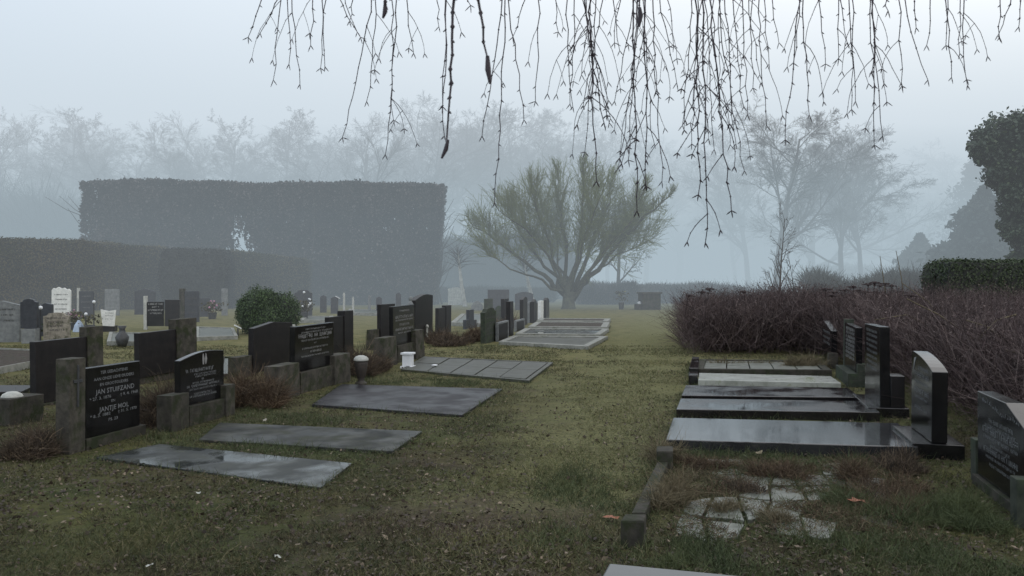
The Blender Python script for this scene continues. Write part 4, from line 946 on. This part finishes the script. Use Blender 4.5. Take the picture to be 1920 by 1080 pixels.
# ------------------------------------------------------------------ thicket on the right
def thicket():
    poly=[(3.55,17.6),(6.25,17.4),(5.7,13.5),(5.0,9.5),(4.45,7.3),(3.9,4.4),(7.5,4.0),(9.5,9),(12.5,17),(13.5,24),(5.0,24),(3.9,20)]
    root=empty('thicket',(7,14,0),0,'dense thicket of reddish brown leafless shrubs filling the right side','shrubs')
    N=85000; X=rng.uniform(3.3,13.6,N*3); Y=rng.uniform(3.9,24,N*3); k=inpoly(X,Y,poly)&((X<9)|(rng.random(N*3)<.5)); X=X[k][:N]; Y=Y[k][:N]; N=len(X)
    # more stems near the visible fronts
    def topz(x,y):
        return 1.22+.24*mnoise.noise((x*.55,y*.55,4))+.20*mnoise.noise((x*1.8,y*1.8,2))+.12*mnoise.noise((x*5,y*5,2))+.22*math.exp(-((x-8.4)**2+(y-19)**2)/12)
    tz=np.array([topz(x,y) for x,y in zip(X,Y)])
    start=rng.random(N)**1.2*.8; P0=np.stack([X-7,Y-14,tz*start],1)
    Dr=np.stack([rng.normal(0,.45,N),rng.normal(0,.45,N),np.full(N,1.0)*rng.uniform(.2,1,N)],1)
    L=np.minimum(tz*(1.04-start)*rng.uniform(.7,1.1,N),.75)
    V1,Q1=ribbons(P0,Dr,L,rng.uniform(.004,.009,N),.25,.1)
    mobj('twigs',np_mesh('twigs',V1,Q1),THICK,root)
    # dead leaves/seed heads on the upper skin
    n=26000; i=rng.integers(0,N,n); C=np.stack([X[i]-7+rng.normal(0,.1,n),Y[i]-14+rng.normal(0,.1,n),tz[i]*np.minimum(1.0,1-np.abs(rng.normal(0,.4,n)))],1); C=C[C[:,2]>.05]
    V2,Q2=cards(C,rng.uniform(.02,.05,len(C)),None,0,.6); mobj('dead_leaves',np_mesh('dead_leaves',V2,Q2),THICK,root)
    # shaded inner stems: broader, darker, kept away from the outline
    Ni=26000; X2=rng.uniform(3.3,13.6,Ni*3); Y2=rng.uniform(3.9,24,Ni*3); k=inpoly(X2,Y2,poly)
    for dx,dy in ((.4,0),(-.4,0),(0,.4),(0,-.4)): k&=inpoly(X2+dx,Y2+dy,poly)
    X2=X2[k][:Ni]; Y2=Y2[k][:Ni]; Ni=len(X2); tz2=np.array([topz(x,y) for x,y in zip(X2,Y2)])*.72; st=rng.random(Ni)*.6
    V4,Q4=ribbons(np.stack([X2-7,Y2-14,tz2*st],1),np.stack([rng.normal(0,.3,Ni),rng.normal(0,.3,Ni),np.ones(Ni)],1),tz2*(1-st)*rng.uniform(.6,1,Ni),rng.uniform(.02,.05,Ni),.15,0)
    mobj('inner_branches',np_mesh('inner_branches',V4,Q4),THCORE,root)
    # taller stems with flat flower heads
    tb=Tubes(); V3=[];Q3=[];r=random.Random(3)
    spots=[(1548,540),(1562,546),(1585,542),(1600,536),(1612,543),(1628,531),(1640,528),(1650,533),(1660,530),(1672,534),(1622,545),(1690,545),(1330,540),(1395,545),(1560,552),(1705,552),(1760,560),(1645,545),(1290,552),(1315,546),(1720,565),(1780,575)]
    bmh=bmesh.new()
    for px,py in spots:
        d=r.uniform(15.5,18.5); x,y,_=D(px,d); z=Zat(py,d); b0=np.array([x-7+r.uniform(-.2,.2),y-14+.1,.4]); e=np.array([x-7,y-14,z-.06])
        tb.add([b0,(b0+e)/2+[r.uniform(-.05,.05),0,.1],e],[.007,.006,.005],4)
        for q in range(16):
            a_=r.uniform(0,6.28); rr=r.uniform(.02,.14); t=e+np.array([math.cos(a_)*rr,math.sin(a_)*rr,.06-rr*.25]); tb.add([e,(e+t)/2+[0,0,.015],t],[.003,.003,.003],3)
            bmesh.ops.create_icosphere(bmh,subdivisions=1,radius=r.uniform(.012,.026),matrix=Matrix.Translation(t)@Matrix.Diagonal((1.3,1.3,.6,1)))
    mobj('flower_stalks',tb.mesh('flower_stalks'),UMB,root); mobj('dried_flower_heads',bm_mesh('dried_flower_heads',bmh),UMB,root)
    # long arching canes
    for px0,py0,px1,py1,px2,py2,d in ((1690,530,1740,565,1765,600,14.5),(1885,655,1900,660,1925,668,8.8),(1830,640,1870,600,1905,590,9.5),(1810,600,1850,612,1885,640,10),(1680,470,1690,520,1695,560,19),(1650,480,1656,520,1660,550,19),(1700,560,1760,590,1850,650,11),(1640,600,1700,590,1760,620,13)):
        L=[np.array(D(a_,d))+[-7,-14,Zat(b_,d)] for a_,b_ in ((px0,py0),(px1,py1),(px2,py2))]; tc_=Tubes(); tc_.add([L[0],(L[0]*.3+L[1]*.7),L[1],(L[1]*.6+L[2]*.4),L[2]],[.006,.008,.008,.01,.011],4); mobj('cane',tc_.mesh('cane'),TUFT,root)
thicket()
# a second distant low brush line closing the lawn
def brush(label,pxa,pxb,d,top,n,mat,name='low_brush',dd=3,base=0.0,wd=.02,amp=.25):
    xa,xb=D(pxa,d)[0],D(pxb,d)[0]; root=empty(name,((xa+xb)/2,d,0),0,label,'shrubs')
    X=rng.uniform(xa,xb,n); Y=rng.uniform(0,dd,n); h=Zat(top,d)*(1+amp*np.array([mnoise.noise((x*.5,y*.4,d)) for x,y in zip(X,Y)]))
    st=rng.random(n)*.8; P0=np.stack([X-(xa+xb)/2,Y,h*st],1); Dr=np.stack([rng.normal(0,.5,n),rng.normal(0,.5,n),rng.uniform(.3,1,n)],1)
    V,Q=ribbons(P0,Dr,np.minimum(h*(1.05-st),h*.5),np.full(n,wd),.2,0); mobj('twigs',np_mesh('twigs',V,Q),mat,root)
brush('low brown brush closing the lawn left of the monument',1085,1195,50,533,9000,LBEE,wd=.045)
brush('low brown brush behind and right of the monument',1200,1400,52,535,12000,LBEE,wd=.045)
brush('dim hedge like brush behind the leaning birch stems',815,1055,62,452,26000,LHDK,wd=.08,amp=.06)
brush('dim low brush in the field left of the olive tree',820,1040,54,540,12000,LHDK,wd=.05)
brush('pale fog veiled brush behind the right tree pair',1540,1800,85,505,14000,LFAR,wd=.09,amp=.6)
brush('dark brush under the tall hedge',560,820,54,548,14000,LHDK,wd=.06)
brush('faint tall brush beyond the left hedge',-200,160,74,390,30000,LHDK,wd=.09,amp=.7)
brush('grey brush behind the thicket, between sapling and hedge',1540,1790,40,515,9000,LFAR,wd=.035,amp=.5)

# ------------------------------------------------------------------ heather clumps between left graves
def heather(label,px,py,wpx,hpx,dep,n,mat=HEATH,name='heather_clump',cat='shrub'):
    x,y=P(px,py); w=wpx/F*y/2; h=hpx/F*y; root=empty(name,(x,y,0),0,label,cat)
    nc=7; ci=rng.integers(0,nc,n); cxs=rng.uniform(-.75,.75,nc)*w; cys=rng.uniform(-.7,.7,nc)*dep; chh=rng.uniform(.55,1.15,nc)
    a=rng.random(n)*6.283; r=np.sqrt(rng.random(n)); X=cxs[ci]+np.cos(a)*r*w*.42; Y=cys[ci]+np.sin(a)*r*dep*.45+dep*.8
    hh=h*chh[ci]*(1-.45*r**2)*rng.uniform(.35,1.1,n)*(1+.6*np.array([mnoise.noise((q/w*2.2,v*5,px)) for q,v in zip(X,Y)])); st=rng.random(n)*.6
    P0=np.stack([X,Y,hh*st],1); Dr=np.stack([np.cos(a)*r*.5+rng.normal(0,.5,n),rng.normal(0,.5,n),rng.uniform(.25,1,n)],1)
    V,Q=ribbons(P0,Dr,hh*(1-st)+.03,rng.uniform(.003,.007,n)*(y/9),.3,.05); mobj('twigs',np_mesh('twigs',V,Q),mat,root)
heather('rusty heather clump between the second and third stones',478,765,120,72,.5,8000)
heather('dark heather clump behind the first black plate',300,800,90,88,.5,7000,HEATD)
heather('low dark heather at the bottom left beside the tall post',30,862,120,62,.4,7000,HEATD)
heather('brown heather patch by the lone stepped stone',850,650,110,26,.9,6000,HEATD)
heather('brown heather clump behind the urn',682,708,66,52,.6,5000,HEATD)
heather('heather clump between the urn and the fluted blocks',712,694,36,30,.4,1800,HEATD)
heather('thin heather behind the distant left graves',950,618,60,22,1.2,3000,HEATD)
heather('dry brown growth at the feet of the small cross stone',895,640,50,26,.8,3000)
heather('dead stalks leaning at the rear end of the weathered kerb',1250,868,60,75,.12,500,TUFT,'dead_stalks','dead stalks')
heather('tall dead grass bunch in the broken paving',1620,912,60,62,.15,700,HEATH,'grass_bunch','grass')
heather('dry straw tuft inside the front kerb corner',1255,960,80,70,.2,1500,TUFT,'grass_bunch','grass')
heather('straw tuft in front of the middle flagstones',1455,985,60,35,.12,700,TUFT,'grass_bunch','grass')
heather('straw tuft between the left flagstones',1370,968,80,30,.12,700,TUFT,'grass_bunch','grass')
heather('brown weed mound among the rear flagstones',1475,905,110,34,.22,1600,HEATH,'weed_mound','weeds')
heather('dark weed mound in the middle of the paving',1400,930,90,26,.15,1200,HEATD,'weed_mound','weeds')
heather('leafy weed mat before the black stone at the right edge',1730,985,240,34,.45,5000,TUFTG,'weed_mound','weeds')
heather('brown withered stalks tangled in the leafy weed mat',1720,975,230,40,.5,3500,HEATH,'weed_mound','weeds')
heather('mossy mound at the foot of the black stone, right edge',1850,1000,120,55,.3,5000,TUFTG,'weed_mound','weeds')
heather('brown weeds along the rear edge of the broken paving',1330,885,100,28,.15,1500,HEATH,'weed_mound','weeds')
heather('weeds behind the flagstones beside the wide slab end',1700,890,130,34,.3,3500,HEATD,'weed_mound','weeds')
heather('thin dry weeds growing on the tiled bed by the thicket',1400,690,150,16,.12,1500,TUFT,'weed_mound','weeds')
heather('moss and weeds at the right of the tiled bed',1520,695,90,28,.3,1800,TUFT,'weed_mound','weeds')

def weed_mat():
    pts=[]; 
    for cx,cy in OPEN: pts.append(np.stack([cx+rng.normal(0,.15,1300),cy+rng.normal(0,.12,1300)],1))
    q=[P(1270,860),P(1700,868),P(1740,1030),P(1250,1015)]; u=rng.random((9000,1)); v=rng.random((9000,1)); q=[np.array(t) for t in q]
    pts.append((q[0]*(1-u)+q[1]*u)*(1-v)+(q[3]*(1-u)+q[2]*u)*v); C=np.concatenate(pts)
    nz=np.array([mnoise.noise((x*3,y*3,1)) for x,y in C]); C=C[nz>-.12]; n=len(C)
    Dr=np.stack([rng.normal(0,.9,n),rng.normal(0,.9,n),rng.uniform(.1,.8,n)],1)
    for nm,mt,sel,lb in (('dry_weeds',HEATH,slice(0,n,2),'dry brown weed mat creeping over the flagstones'),('straw',TUFT,slice(1,n,4),'pale dead straw strewn over the flagstones'),('moss',TUFTG,slice(3,n,4),'short green moss growing between the flagstones')):
        c=C[sel]; m=len(c); V,Q=ribbons(np.stack([c[:,0],c[:,1],np.full(m,.015)],1),Dr[sel],rng.uniform(.02,.07,m),rng.uniform(.003,.005,m),.5,.2)
        tag(mobj(nm,np_mesh(nm,V,Q),mt),lb,'weeds',kind='stuff')
weed_mat()

# ------------------------------------------------------------------ grass, leaves
def free(X,Y):
    k=np.ones(len(X),bool)
    for p in POLYS: k&=~inpoly(X,Y,p)
    return k
def field(n,y0,y1,pw=1.0):
    Y=y0+(y1-y0)*rng.random(n)**pw; X=rng.uniform(-.66,.66,n)*Y
    return X,Y
def grass():
    X,Y=field(380000,3.9,20,1.7); k=free(X,Y)
    nz=np.array([mnoise.noise((x*1.1,y*1.1,5))+.6*mnoise.noise((x*4.5,y*4.5,8)) for x,y in zip(X,Y)])
    k&=(nz>-.28+rng.normal(0,.12,len(X))); X=X[k];Y=Y[k];nz=nz[k]; n=len(X)
    P0=np.stack([X,Y,np.full(n,-.008)],1); Dr=np.stack([rng.normal(0,.6,n),rng.normal(0,.6,n),rng.uniform(.35,1,n)],1)
    V,Q=ribbons(P0,Dr,rng.uniform(.014,.05,n)*(1+.8*np.clip(nz,-.5,1)),rng.uniform(.0025,.0055,n)*np.maximum(1,Y/8),.4,.1)
    sd=np.abs(X-.2*Y+.9+1.2*np.array([mnoise.noise((x*.55,y*.4,6)) for x,y in zip(X,Y)]))
    onp=rng.random(n)<np.clip(1.15-sd/1.2,0,.85); dk=(~onp)&(nz<.15)&(rng.random(n)<.45)
    V=V.reshape(n,6,3)
    for nm,msk,mt,lb in (('grass',~(onp|dk),GRASS,'short winter lawn grass and moss around the graves'),('path_grass',onp,GRASSP,'paler trodden yellow green grass along the walking line'),('dead_grass',dk,GRASSD,'dark matted dead grass between the moss')):
        v=V[msk]; m=len(v); bb=np.arange(m)[:,None]*6; q=np.concatenate([bb+np.array([[0,1,3,2]]),bb+np.array([[2,3,5,4]])],0)
        tag(mobj(nm,np_mesh(nm,v.reshape(-1,3),q),mt),lb,'grass',kind='stuff')
    # greener, longer grass hugging slab edges
    C=[]
    for p in POLYS:
        for i in range(len(p)):
            a_=np.array(p[i]);b_=np.array(p[(i+1)%len(p)]); L=np.linalg.norm(b_-a_); m=int(L*260) if a_[1]<14 else int(L*60)
            t=rng.random(m)[:,None]; C.append(a_+(b_-a_)*t+rng.normal(0,.035,(m,2)))
    # strips of green: between wide slab and kerb grave, right foreground, behind graves
    def quad(c,m):
        q=[np.array(P(*v)) for v in c]; u=rng.random((m,1)); w=rng.random((m,1)); return (q[0]*(1-u)+q[1]*u)*(1-w)+(q[3]*(1-u)+q[2]*u)*w
    nf=sum(len(c) for c in C)
    C+= [quad([(1265,838),(1690,852),(1700,880),(1255,860)],9000),quad([(1290,775),(1640,778),(1660,788),(1270,783)],3500),quad([(1210,1010),(1920,1010),(1980,1100),(1180,1075)],26000),
         quad([(1040,880),(1225,850),(1150,1010),(960,1040)],7000),quad([(690,702),(905,716),(880,728),(665,722)],5000),quad([(455,765),(720,790),(700,800),(430,792)],3500),quad([(270,815),(700,850),(680,865),(280,830)],3500),quad([(870,640),(930,648),(900,665),(800,660)],1500)]
    C=np.concatenate(C); pat=np.arange(len(C))>=nf; C=C+rng.normal(0,.10,C.shape)*(pat[:,None]&(C[:,1:2]<9)); k=free(C[:,0],C[:,1])
    k&=np.array([mnoise.noise((x*1.6,y*1.6,3))+.5*mnoise.noise((x*5,y*5,3)) for x,y in C])>rng.normal(.0,.22,len(C))-.28*(~pat); C=C[k]; n=len(C)
    P0=np.stack([C[:,0],C[:,1],np.full(n,-.01)],1); Dr=np.stack([rng.normal(0,.45,n),rng.normal(0,.45,n),rng.uniform(.6,1,n)],1)
    V,Q=ribbons(P0,Dr,rng.uniform(.03,.085,n),rng.uniform(.003,.006,n),.35,.1)
    o=mobj('edge_grass',np_mesh('edge_grass',V,Q),TUFTG); tag(o,'longer green grass fringing the slabs and kerbs','grass',kind='stuff')
    # leaf litter
    X,Y=field(80000,3.9,24,1.35)
    w=np.array([mnoise.noise((x*.8,y*.5,11)) for x,y in zip(X,Y)])
    k=((w>-.05+rng.normal(0,.2,len(X)))|(rng.random(len(X))<.12))&(rng.random(len(X))<np.clip(1.5-Y/11,.12,1)); X=X[k];Y=Y[k]; on=~free(X,Y); k=(~on)|(rng.random(len(X))<.05); X=X[k];Y=Y[k];on=on[k];n=len(X)
    C=np.stack([X,Y,np.where(on,.19,rng.uniform(.008,.024,n))],1); C=C[~on]
    n=len(C); nr=np.tile(np.array([[0,0,1.]]),(n,1)); V,Q=cards(C,rng.uniform(.01,.036,n)*rng.choice([1,1,1,1.4],n),nr,.6,.6)
    o=mobj('fallen_leaves',np_mesh('fallen_leaves',V,Q),LITT); tag(o,'small dead brown leaves scattered over the lawn','leaf litter',kind='stuff')
    # twig litter
    X,Y=field(1600,4,12,1.2); n=len(X); k=free(X,Y); X=X[k];Y=Y[k]; n=len(X)
    V,Q=ribbons(np.stack([X,Y,np.full(n,.012)],1),np.stack([rng.normal(size=n),rng.normal(size=n),rng.normal(0,.05,n)],1),rng.uniform(.04,.14,n),np.full(n,.003),.15,0)
    o=mobj('fallen_twigs',np_mesh('fallen_twigs',V,Q),HEATD); tag(o,'fine fallen birch twigs lying in the grass','twig litter',kind='stuff')
grass()
def leaf(label,px,py,z,s,mat,seed):
    r=random.Random(seed); x,y=P(px,py,z); bm=bmesh.new(); n=10; c=bm.verts.new((0,0,.012)); ring=[]
    for i in range(n):
        a_=2*math.pi*i/n; q=s*(.5 if i%2 else .38)*r.uniform(.8,1.1)*(1.3 if i in (0,5) else 1); ring.append(bm.verts.new((math.cos(a_)*q,math.sin(a_)*q*.7,r.uniform(0,.02))))
    for i in range(n): bm.faces.new((c,ring[i],ring[(i+1)%n]))
    o=mobj('fallen_leaf',bm_mesh('fallen_leaf',bm),mat,None,(x,y,z)); o.rotation_euler=(.1,.15,r.uniform(0,6)); tag(o,label,'leaf')
leaf('curled reddish leaf lying on the broken flagstones',1607,940,.06,.12,LEAFR,1)
leaf('orange leaf in the grass left of the kerb end block',1146,972,.03,.10,LEAFR,2)
leaf('pale leaf on the grass in front of the wide grey slab',1424,850,.04,.10,TUFT,3)
leaf('pale small leaf on the lawn before the nearest wet slab',372,926,.03,.06,PALE,4)
leaf('pale leaf at the bottom of the lawn, left of centre',281,1063,.03,.06,PALE,5)
leaf('pale leaf on the second slab edge',497,789,.06,.08,BEIGE,6)
leaf('light leaf scrap by the brown bare soil',520,1045,.03,.05,PALE,7)

# ------------------------------------------------------------------ hanging birch twigs (a big birch whose trunk stands behind the camera)
def birch():
    root=empty('birch_tree',(2.4,-2.2,0),0,'hanging leafless birch twigs drooping into the top of the view','tree')
    O=np.array([2.4,-2.2,0]); R=random.Random(21)
    tb=Tubes(); tb.add([(0,0,-.2),(0,0,1),(.05,0,2.4),(0,.05,4.2),(-.1,.1,6.5)],[.3,.24,.21,.17,.1],10)
    mobj('trunk',tb.mesh('trunk'),BWHITE,root)
    lb=Tubes(); limbs=[]
    for tgt,zh,r in (((-1.2,1.5,0),3.1,.03),((0.2,1.7,0),3.2,.035),((0.9,1.75,0),3.2,.03),((1.9,2.0,0),3.2,.03)):
        s=np.array([2.4,-2.2,2.9]); e=np.array([tgt[0],tgt[1],zh]); m=(s+e)/2+[0,0,.9]; pts=[s*(1-t)**2+m*2*t*(1-t)+e*t*t-O for t in np.linspace(0,1,9)]; lb.add(pts,np.linspace(.09,r*.3,9),7); limbs.append(pts[-1])
    mobj('limb',lb.mesh('limb'),BIRCH,root)
    def strand(x0,x1,y1,d,sides,th=1.0,kink=1.0,foot=True,y0=-30):
        """x0 at the top of the frame, x1,y1 its tip (photo pixels), d its distance in metres"""
        t_=Tubes(); k=max(5,int((y1-y0)/26)); pts=[]
        def W(px,py,dd=d): return np.array([(px-960)/F*dd,dd,Zat(py,dd)])-O
        top=W(x0,y0); up=top+np.array([R.uniform(-.03,.03),R.uniform(-.05,.05),R.uniform(.25,.6)]); 
        for i in range(k+1):
            t=i/k; px=x0+(x1-x0)*t**1.3+R.uniform(-1,1)*3.0*kink; py=y0+(y1-y0)*t; pts.append(W(px,py,d*(1+.01*R.uniform(-1,1))))
        tgt=min(limbs,key=lambda l:np.linalg.norm(l-up)); 
        full=[tgt*.0+up+np.array([0,0,.35]),up]+pts; r0=.00105*th; rad=np.linspace(r0*1.2,r0*.62,len(full)); t_.add(full,rad,5)
        px2m=d/F
        def node(p,r): t_.add([p-[0,0,r*1.2],p,p+[0,0,r*1.2]],[r*.3,r,r*.3],5)
        for p in pts[1:-1]:
            if R.random()<.75:
                node(p,r0*R.uniform(1.3,1.9))
            if R.random()<.5:   # small side bud
                s=R.choice((-1,1)); e=p+np.array([s*5*px2m,0,-4*px2m]); t_.add([p,(p+e)/2,e],[r0*.6,r0*.9,r0*.3],4)
        def fo(p,dirx,s=1.0):
            n=R.choice((2,2,3))
            for j in range(n):
                a_=(j-(n-1)/2)*R.uniform(.7,1.1)+dirx*.5; L=R.uniform(9,15)*px2m*s; e=p+np.array([math.sin(a_)*L,R.uniform(-.4,.4)*L,-math.cos(a_)*L]); t_.add([p,(p+e)/2,e],[r0*.6,r0*.95,r0*.35],5)
        if foot: fo(pts[-1],R.uniform(-.6,.6))
        for s in range(int(sides*.68+.4)):
            i=R.randrange(max(1,k//5),max(2,k-1)); p=pts[i]; sg=R.choice((-1,1)); n=R.randrange(3,8); ang=R.uniform(.35,.95)*sg; q=p.copy(); sp=[q.copy()]
            for j in range(n):
                q=q+np.array([math.sin(ang),R.uniform(-.2,.2),-math.cos(ang)])*R.uniform(13,20)*px2m; ang*=.80; ang+=R.uniform(-.12,.12); sp.append(q.copy())
            if (H-q[2])*F/d+YH > y1+5: continue
            t_.add(sp,np.linspace(r0*.62,r0*.42,len(sp)),4)
            for w in sp[1:-1]:
                if R.random()<.6: node(w,r0*.95)
            fo(sp[-1],math.copysign(.3,ang),.9)
            if R.random()<.5 and n>4:
                q=sp[2].copy(); ang2=-ang+R.uniform(-.3,.3)*1.0-sg*.4; s2=[q.copy()]
                for j in range(R.randrange(2,4)): q=q+np.array([math.sin(ang2),0,-math.cos(ang2)])*14*px2m; ang2*=.8; s2.append(q.copy())
                t_.add(s2,np.linspace(r0*.5,r0*.38,len(s2)),4); fo(s2[-1],0,.8)
        mobj('hanging_twig',t_.mesh('hanging_twig'),BIRCH,root)
    L=[(495,468,70,1.6,1),(530,490,62,1.6,1),(528,512,150,1.7,3),(540,543,120,1.7,2),(548,562,158,1.7,3),(590,583,85,1.6,1),(605,610,125,1.6,2),(612,600,128,1.7,2),
       (700,642,258,1.6,3),(705,690,190,1.7,2),(745,724,290,1.6,4),(735,736,225,1.7,2),(760,776,100,1.6,2),(628,675,70,1.7,2),(640,672,60,1.8,1),
       (838,828,200,1.5,1),(836,832,255,1.35,0),(950,927,380,1.5,1),(952,985,225,1.5,0),(946,902,255,1.5,0),(1012,1004,190,1.6,1),(990,960,70,1.7,1),
       (1060,1072,200,1.6,3),(1080,1068,195,1.7,4),(1095,1130,230,1.6,6),(1105,1118,340,1.6,7),(1120,1098,285,1.7,5),(1130,1100,180,1.7,4),(1090,1145,230,1.8,3),(1150,1162,95,1.7,3),(1165,1150,80,1.7,2),
       (1185,1195,395,1.6,6),(1195,1178,300,1.6,5),(1210,1212,345,1.7,6),(1222,1243,340,1.6,4),(1200,1160,315,1.7,4),(1235,1268,155,1.7,3),(1250,1265,85,1.8,2),(1205,1225,270,1.8,4),(1190,1150,190,1.7,3),
       (1298,1280,235,1.7,4),(1305,1312,365,1.6,6),(1318,1325,455,1.6,7),(1330,1372,395,1.6,6),(1345,1395,320,1.7,4),(1310,1296,270,1.7,4),(1360,1378,270,1.7,4),(1372,1392,200,1.7,3),(1322,1340,280,1.8,5),(1335,1352,235,1.8,5),(1390,1403,215,1.7,3),
       (1420,1436,235,1.7,2),(1408,1412,165,1.7,3),(1435,1440,120,1.8,2),(1400,1425,140,1.8,3),(1445,1458,80,1.8,2),
       (1500,1470,262,1.5,2),(1505,1516,215,1.5,2),(1500,1490,118,1.6,2),(1535,1547,120,1.6,3),(1570,1572,110,1.6,3),(1590,1605,190,1.6,4),(1600,1595,205,1.7,2),(1575,1588,80,1.7,2),
       (1634,1655,255,1.5,4),(1636,1642,272,1.5,2),(1632,1640,190,1.6,3),(1690,1738,150,1.6,1),(1686,1690,155,1.6,1),(1712,1716,52,1.5,0),(1745,1740,85,1.6,1),(1775,1783,145,1.6,3),(1780,1775,85,1.6,2),
       (1805,1812,160,1.6,2),(1802,1798,100,1.7,1),(1872,1875,70,1.6,1),(1900,1874,66,1.6,0),(1910,1912,50,1.6,1),(1916,1935,60,1.6,1),(1040,1045,60,1.7,1),(1660,1663,20,1.4,0),(870,880,10,1.6,0),(820,822,50,1.7,0),(660,658,40,1.6,0),(1350,1348,160,1.9,4),(1315,1300,200,1.9,4),(1110,1090,140,1.9,4),(1215,1190,160,1.9,4),(1100,1112,200,1.95,4)]
    for x0,x1,y1,d,s in L: strand(x0,x1,y1,d,s,th=1.35 if s>=6 else 1.0)
    # two closer, thicker twig ends
    strand(851,840,262,.95,0,1.5,.8,False); strand(893,914,105,.9,0,1.5,1.0,False); strand(722,722,25,1.0,0,1.6,.5,False); strand(1198,1199,20,1.3,0,1.5,.5,False)
    def W(px,py,dd): return np.array([(px-960)/F*dd,dd,Zat(py,dd)])-O
    for a_,b_,c_,dd,r in (((840,262),(836,280),(828,297),.95,.0035),((914,105),(915,130),(919,157),.9,.0042),((722,5),(722,22),(718,34),1.0,.004),((1199,14),(1201,30),(1198,50),1.3,.0052)):
        t_=Tubes(); t_.add([W(*a_,dd),W(*b_,dd),W(*c_,dd)],[r*.5,r*.8,r*.35],6); mobj('catkin',t_.mesh('catkin'),BIRCH,root)
birch()

# ------------------------------------------------------------------ fog
def fogbox(name,label,x0,x1,y0,y1,z0,z1,sig,L):
    m=bpy.data.materials.new(name); m.use_nodes=True; nt=m.node_tree; N=nt.nodes; N.remove(N['Principled BSDF']); out=N['Material Output']
    ab=N.new('ShaderNodeVolumeAbsorption'); ab.inputs['Color'].default_value=(0,0,0,1); ab.inputs['Density'].default_value=sig
    em=N.new('ShaderNodeEmission'); em.inputs['Color'].default_value=(*L,1); em.inputs['Strength'].default_value=sig  # added glow, stands in for sky light scattered inside the fog
    ad=N.new('ShaderNodeAddShader'); lk(nt,ab.outputs[0],ad.inputs[0]); lk(nt,em.outputs[0],ad.inputs[1]); lk(nt,ad.outputs[0],out.inputs['Volume'])
    bm=bmesh.new(); bm_box(bm,x0,x1,y0,y1,z0,z1); bmesh.ops.recalc_face_normals(bm,faces=bm.faces)
    o=mobj(name,bm_mesh(name,bm),m); tag(o,label,'fog',kind='stuff')
fogbox('haze','thin bright haze filling the cemetery beyond the lawn graves',-320,320,22,330,-1,42,.0062,(.74,.81,.875))
fogbox('fog_bank','denser blue grey ground fog beyond the lawn',-300,300,41,310,-1.2,9,.0175,(.23,.335,.39))
fogbox('low_mist','low mist lying over the far field',-290,290,34,300,-1.4,5,.003,(.14,.225,.28))
fogbox('far_haze','bright haze veiling the distant trees',-310,310,62,320,-1.3,27,.0165,(.50,.60,.675))

# ------------------------------------------------------------------ sky, sun, camera
w=bpy.data.worlds.new('World'); sc.world=w; w.use_nodes=True; nt=w.node_tree; N=nt.nodes; bg=N['Background']
sky=N.new('ShaderNodeTexSky'); sky.sky_type='NISHITA'; sky.sun_disc=False; sky.sun_elevation=math.radians(38); sky.sun_rotation=math.radians(40); sky.dust_density=4; sky.air_density=1.5
hs=N.new('ShaderNodeHueSaturation'); hs.inputs['Saturation'].default_value=.5; lk(nt,sky.outputs[0],hs.inputs['Color'])
tc=N.new('ShaderNodeTexCoord'); sep=N.new('ShaderNodeSeparateXYZ'); lk(nt,tc.outputs['Generated'],sep.inputs[0])
mr=N.new('ShaderNodeMapRange'); mr.inputs['From Min'].default_value=-.5; mr.inputs['From Max'].default_value=.15; lk(nt,sep.outputs['X'],mr.inputs['Value'])
cl=N.new('ShaderNodeMix'); cl.data_type='RGBA'; cl.inputs['A'].default_value=(8.2,9.6,11.2,1); cl.inputs['B'].default_value=(14.0,14.2,14.5,1); lk(nt,mr.outputs[0],cl.inputs['Factor'])
mx=N.new('ShaderNodeMix'); mx.data_type='RGBA'; mx.inputs['Factor'].default_value=.85; lk(nt,hs.outputs[0],mx.inputs['A']); lk(nt,cl.outputs['Result'],mx.inputs['B'])
lk(nt,mx.outputs['Result'],bg.inputs['Color']); bg.inputs['Strength'].default_value=.1
sun=bpy.data.lights.new('sun','SUN'); sun.energy=.35; sun.angle=math.radians(25); sun.color=(1,.97,.93); so=bpy.data.objects.new('sun',sun); COL.objects.link(so)
so.rotation_euler=(math.radians(52),0,math.radians(-40)); so['kind']='helper'
cam=bpy.data.cameras.new('camera'); cam.sensor_width=36; cam.lens=36*F/1920; cam.shift_y=-(540-YH)/1920; cam.clip_end=2000; cam.clip_start=.05
cam.dof.use_dof=True; cam.dof.focus_distance=14; cam.dof.aperture_fstop=22
co=bpy.data.objects.new('camera',cam); COL.objects.link(co); co.location=(0,0,H); co.rotation_euler=(math.radians(90),0,0); sc.camera=co
sc.render.engine='CYCLES'; sc.cycles.max_bounces=5; sc.cycles.diffuse_bounces=2; sc.cycles.glossy_bounces=3; sc.cycles.volume_bounces=0
sc.cycles.use_denoising=True; sc.cycles.use_adaptive_sampling=True; sc.cycles.adaptive_threshold=.015
sc.view_settings.view_transform='Standard'; sc.view_settings.look='None'; sc.view_settings.exposure=0
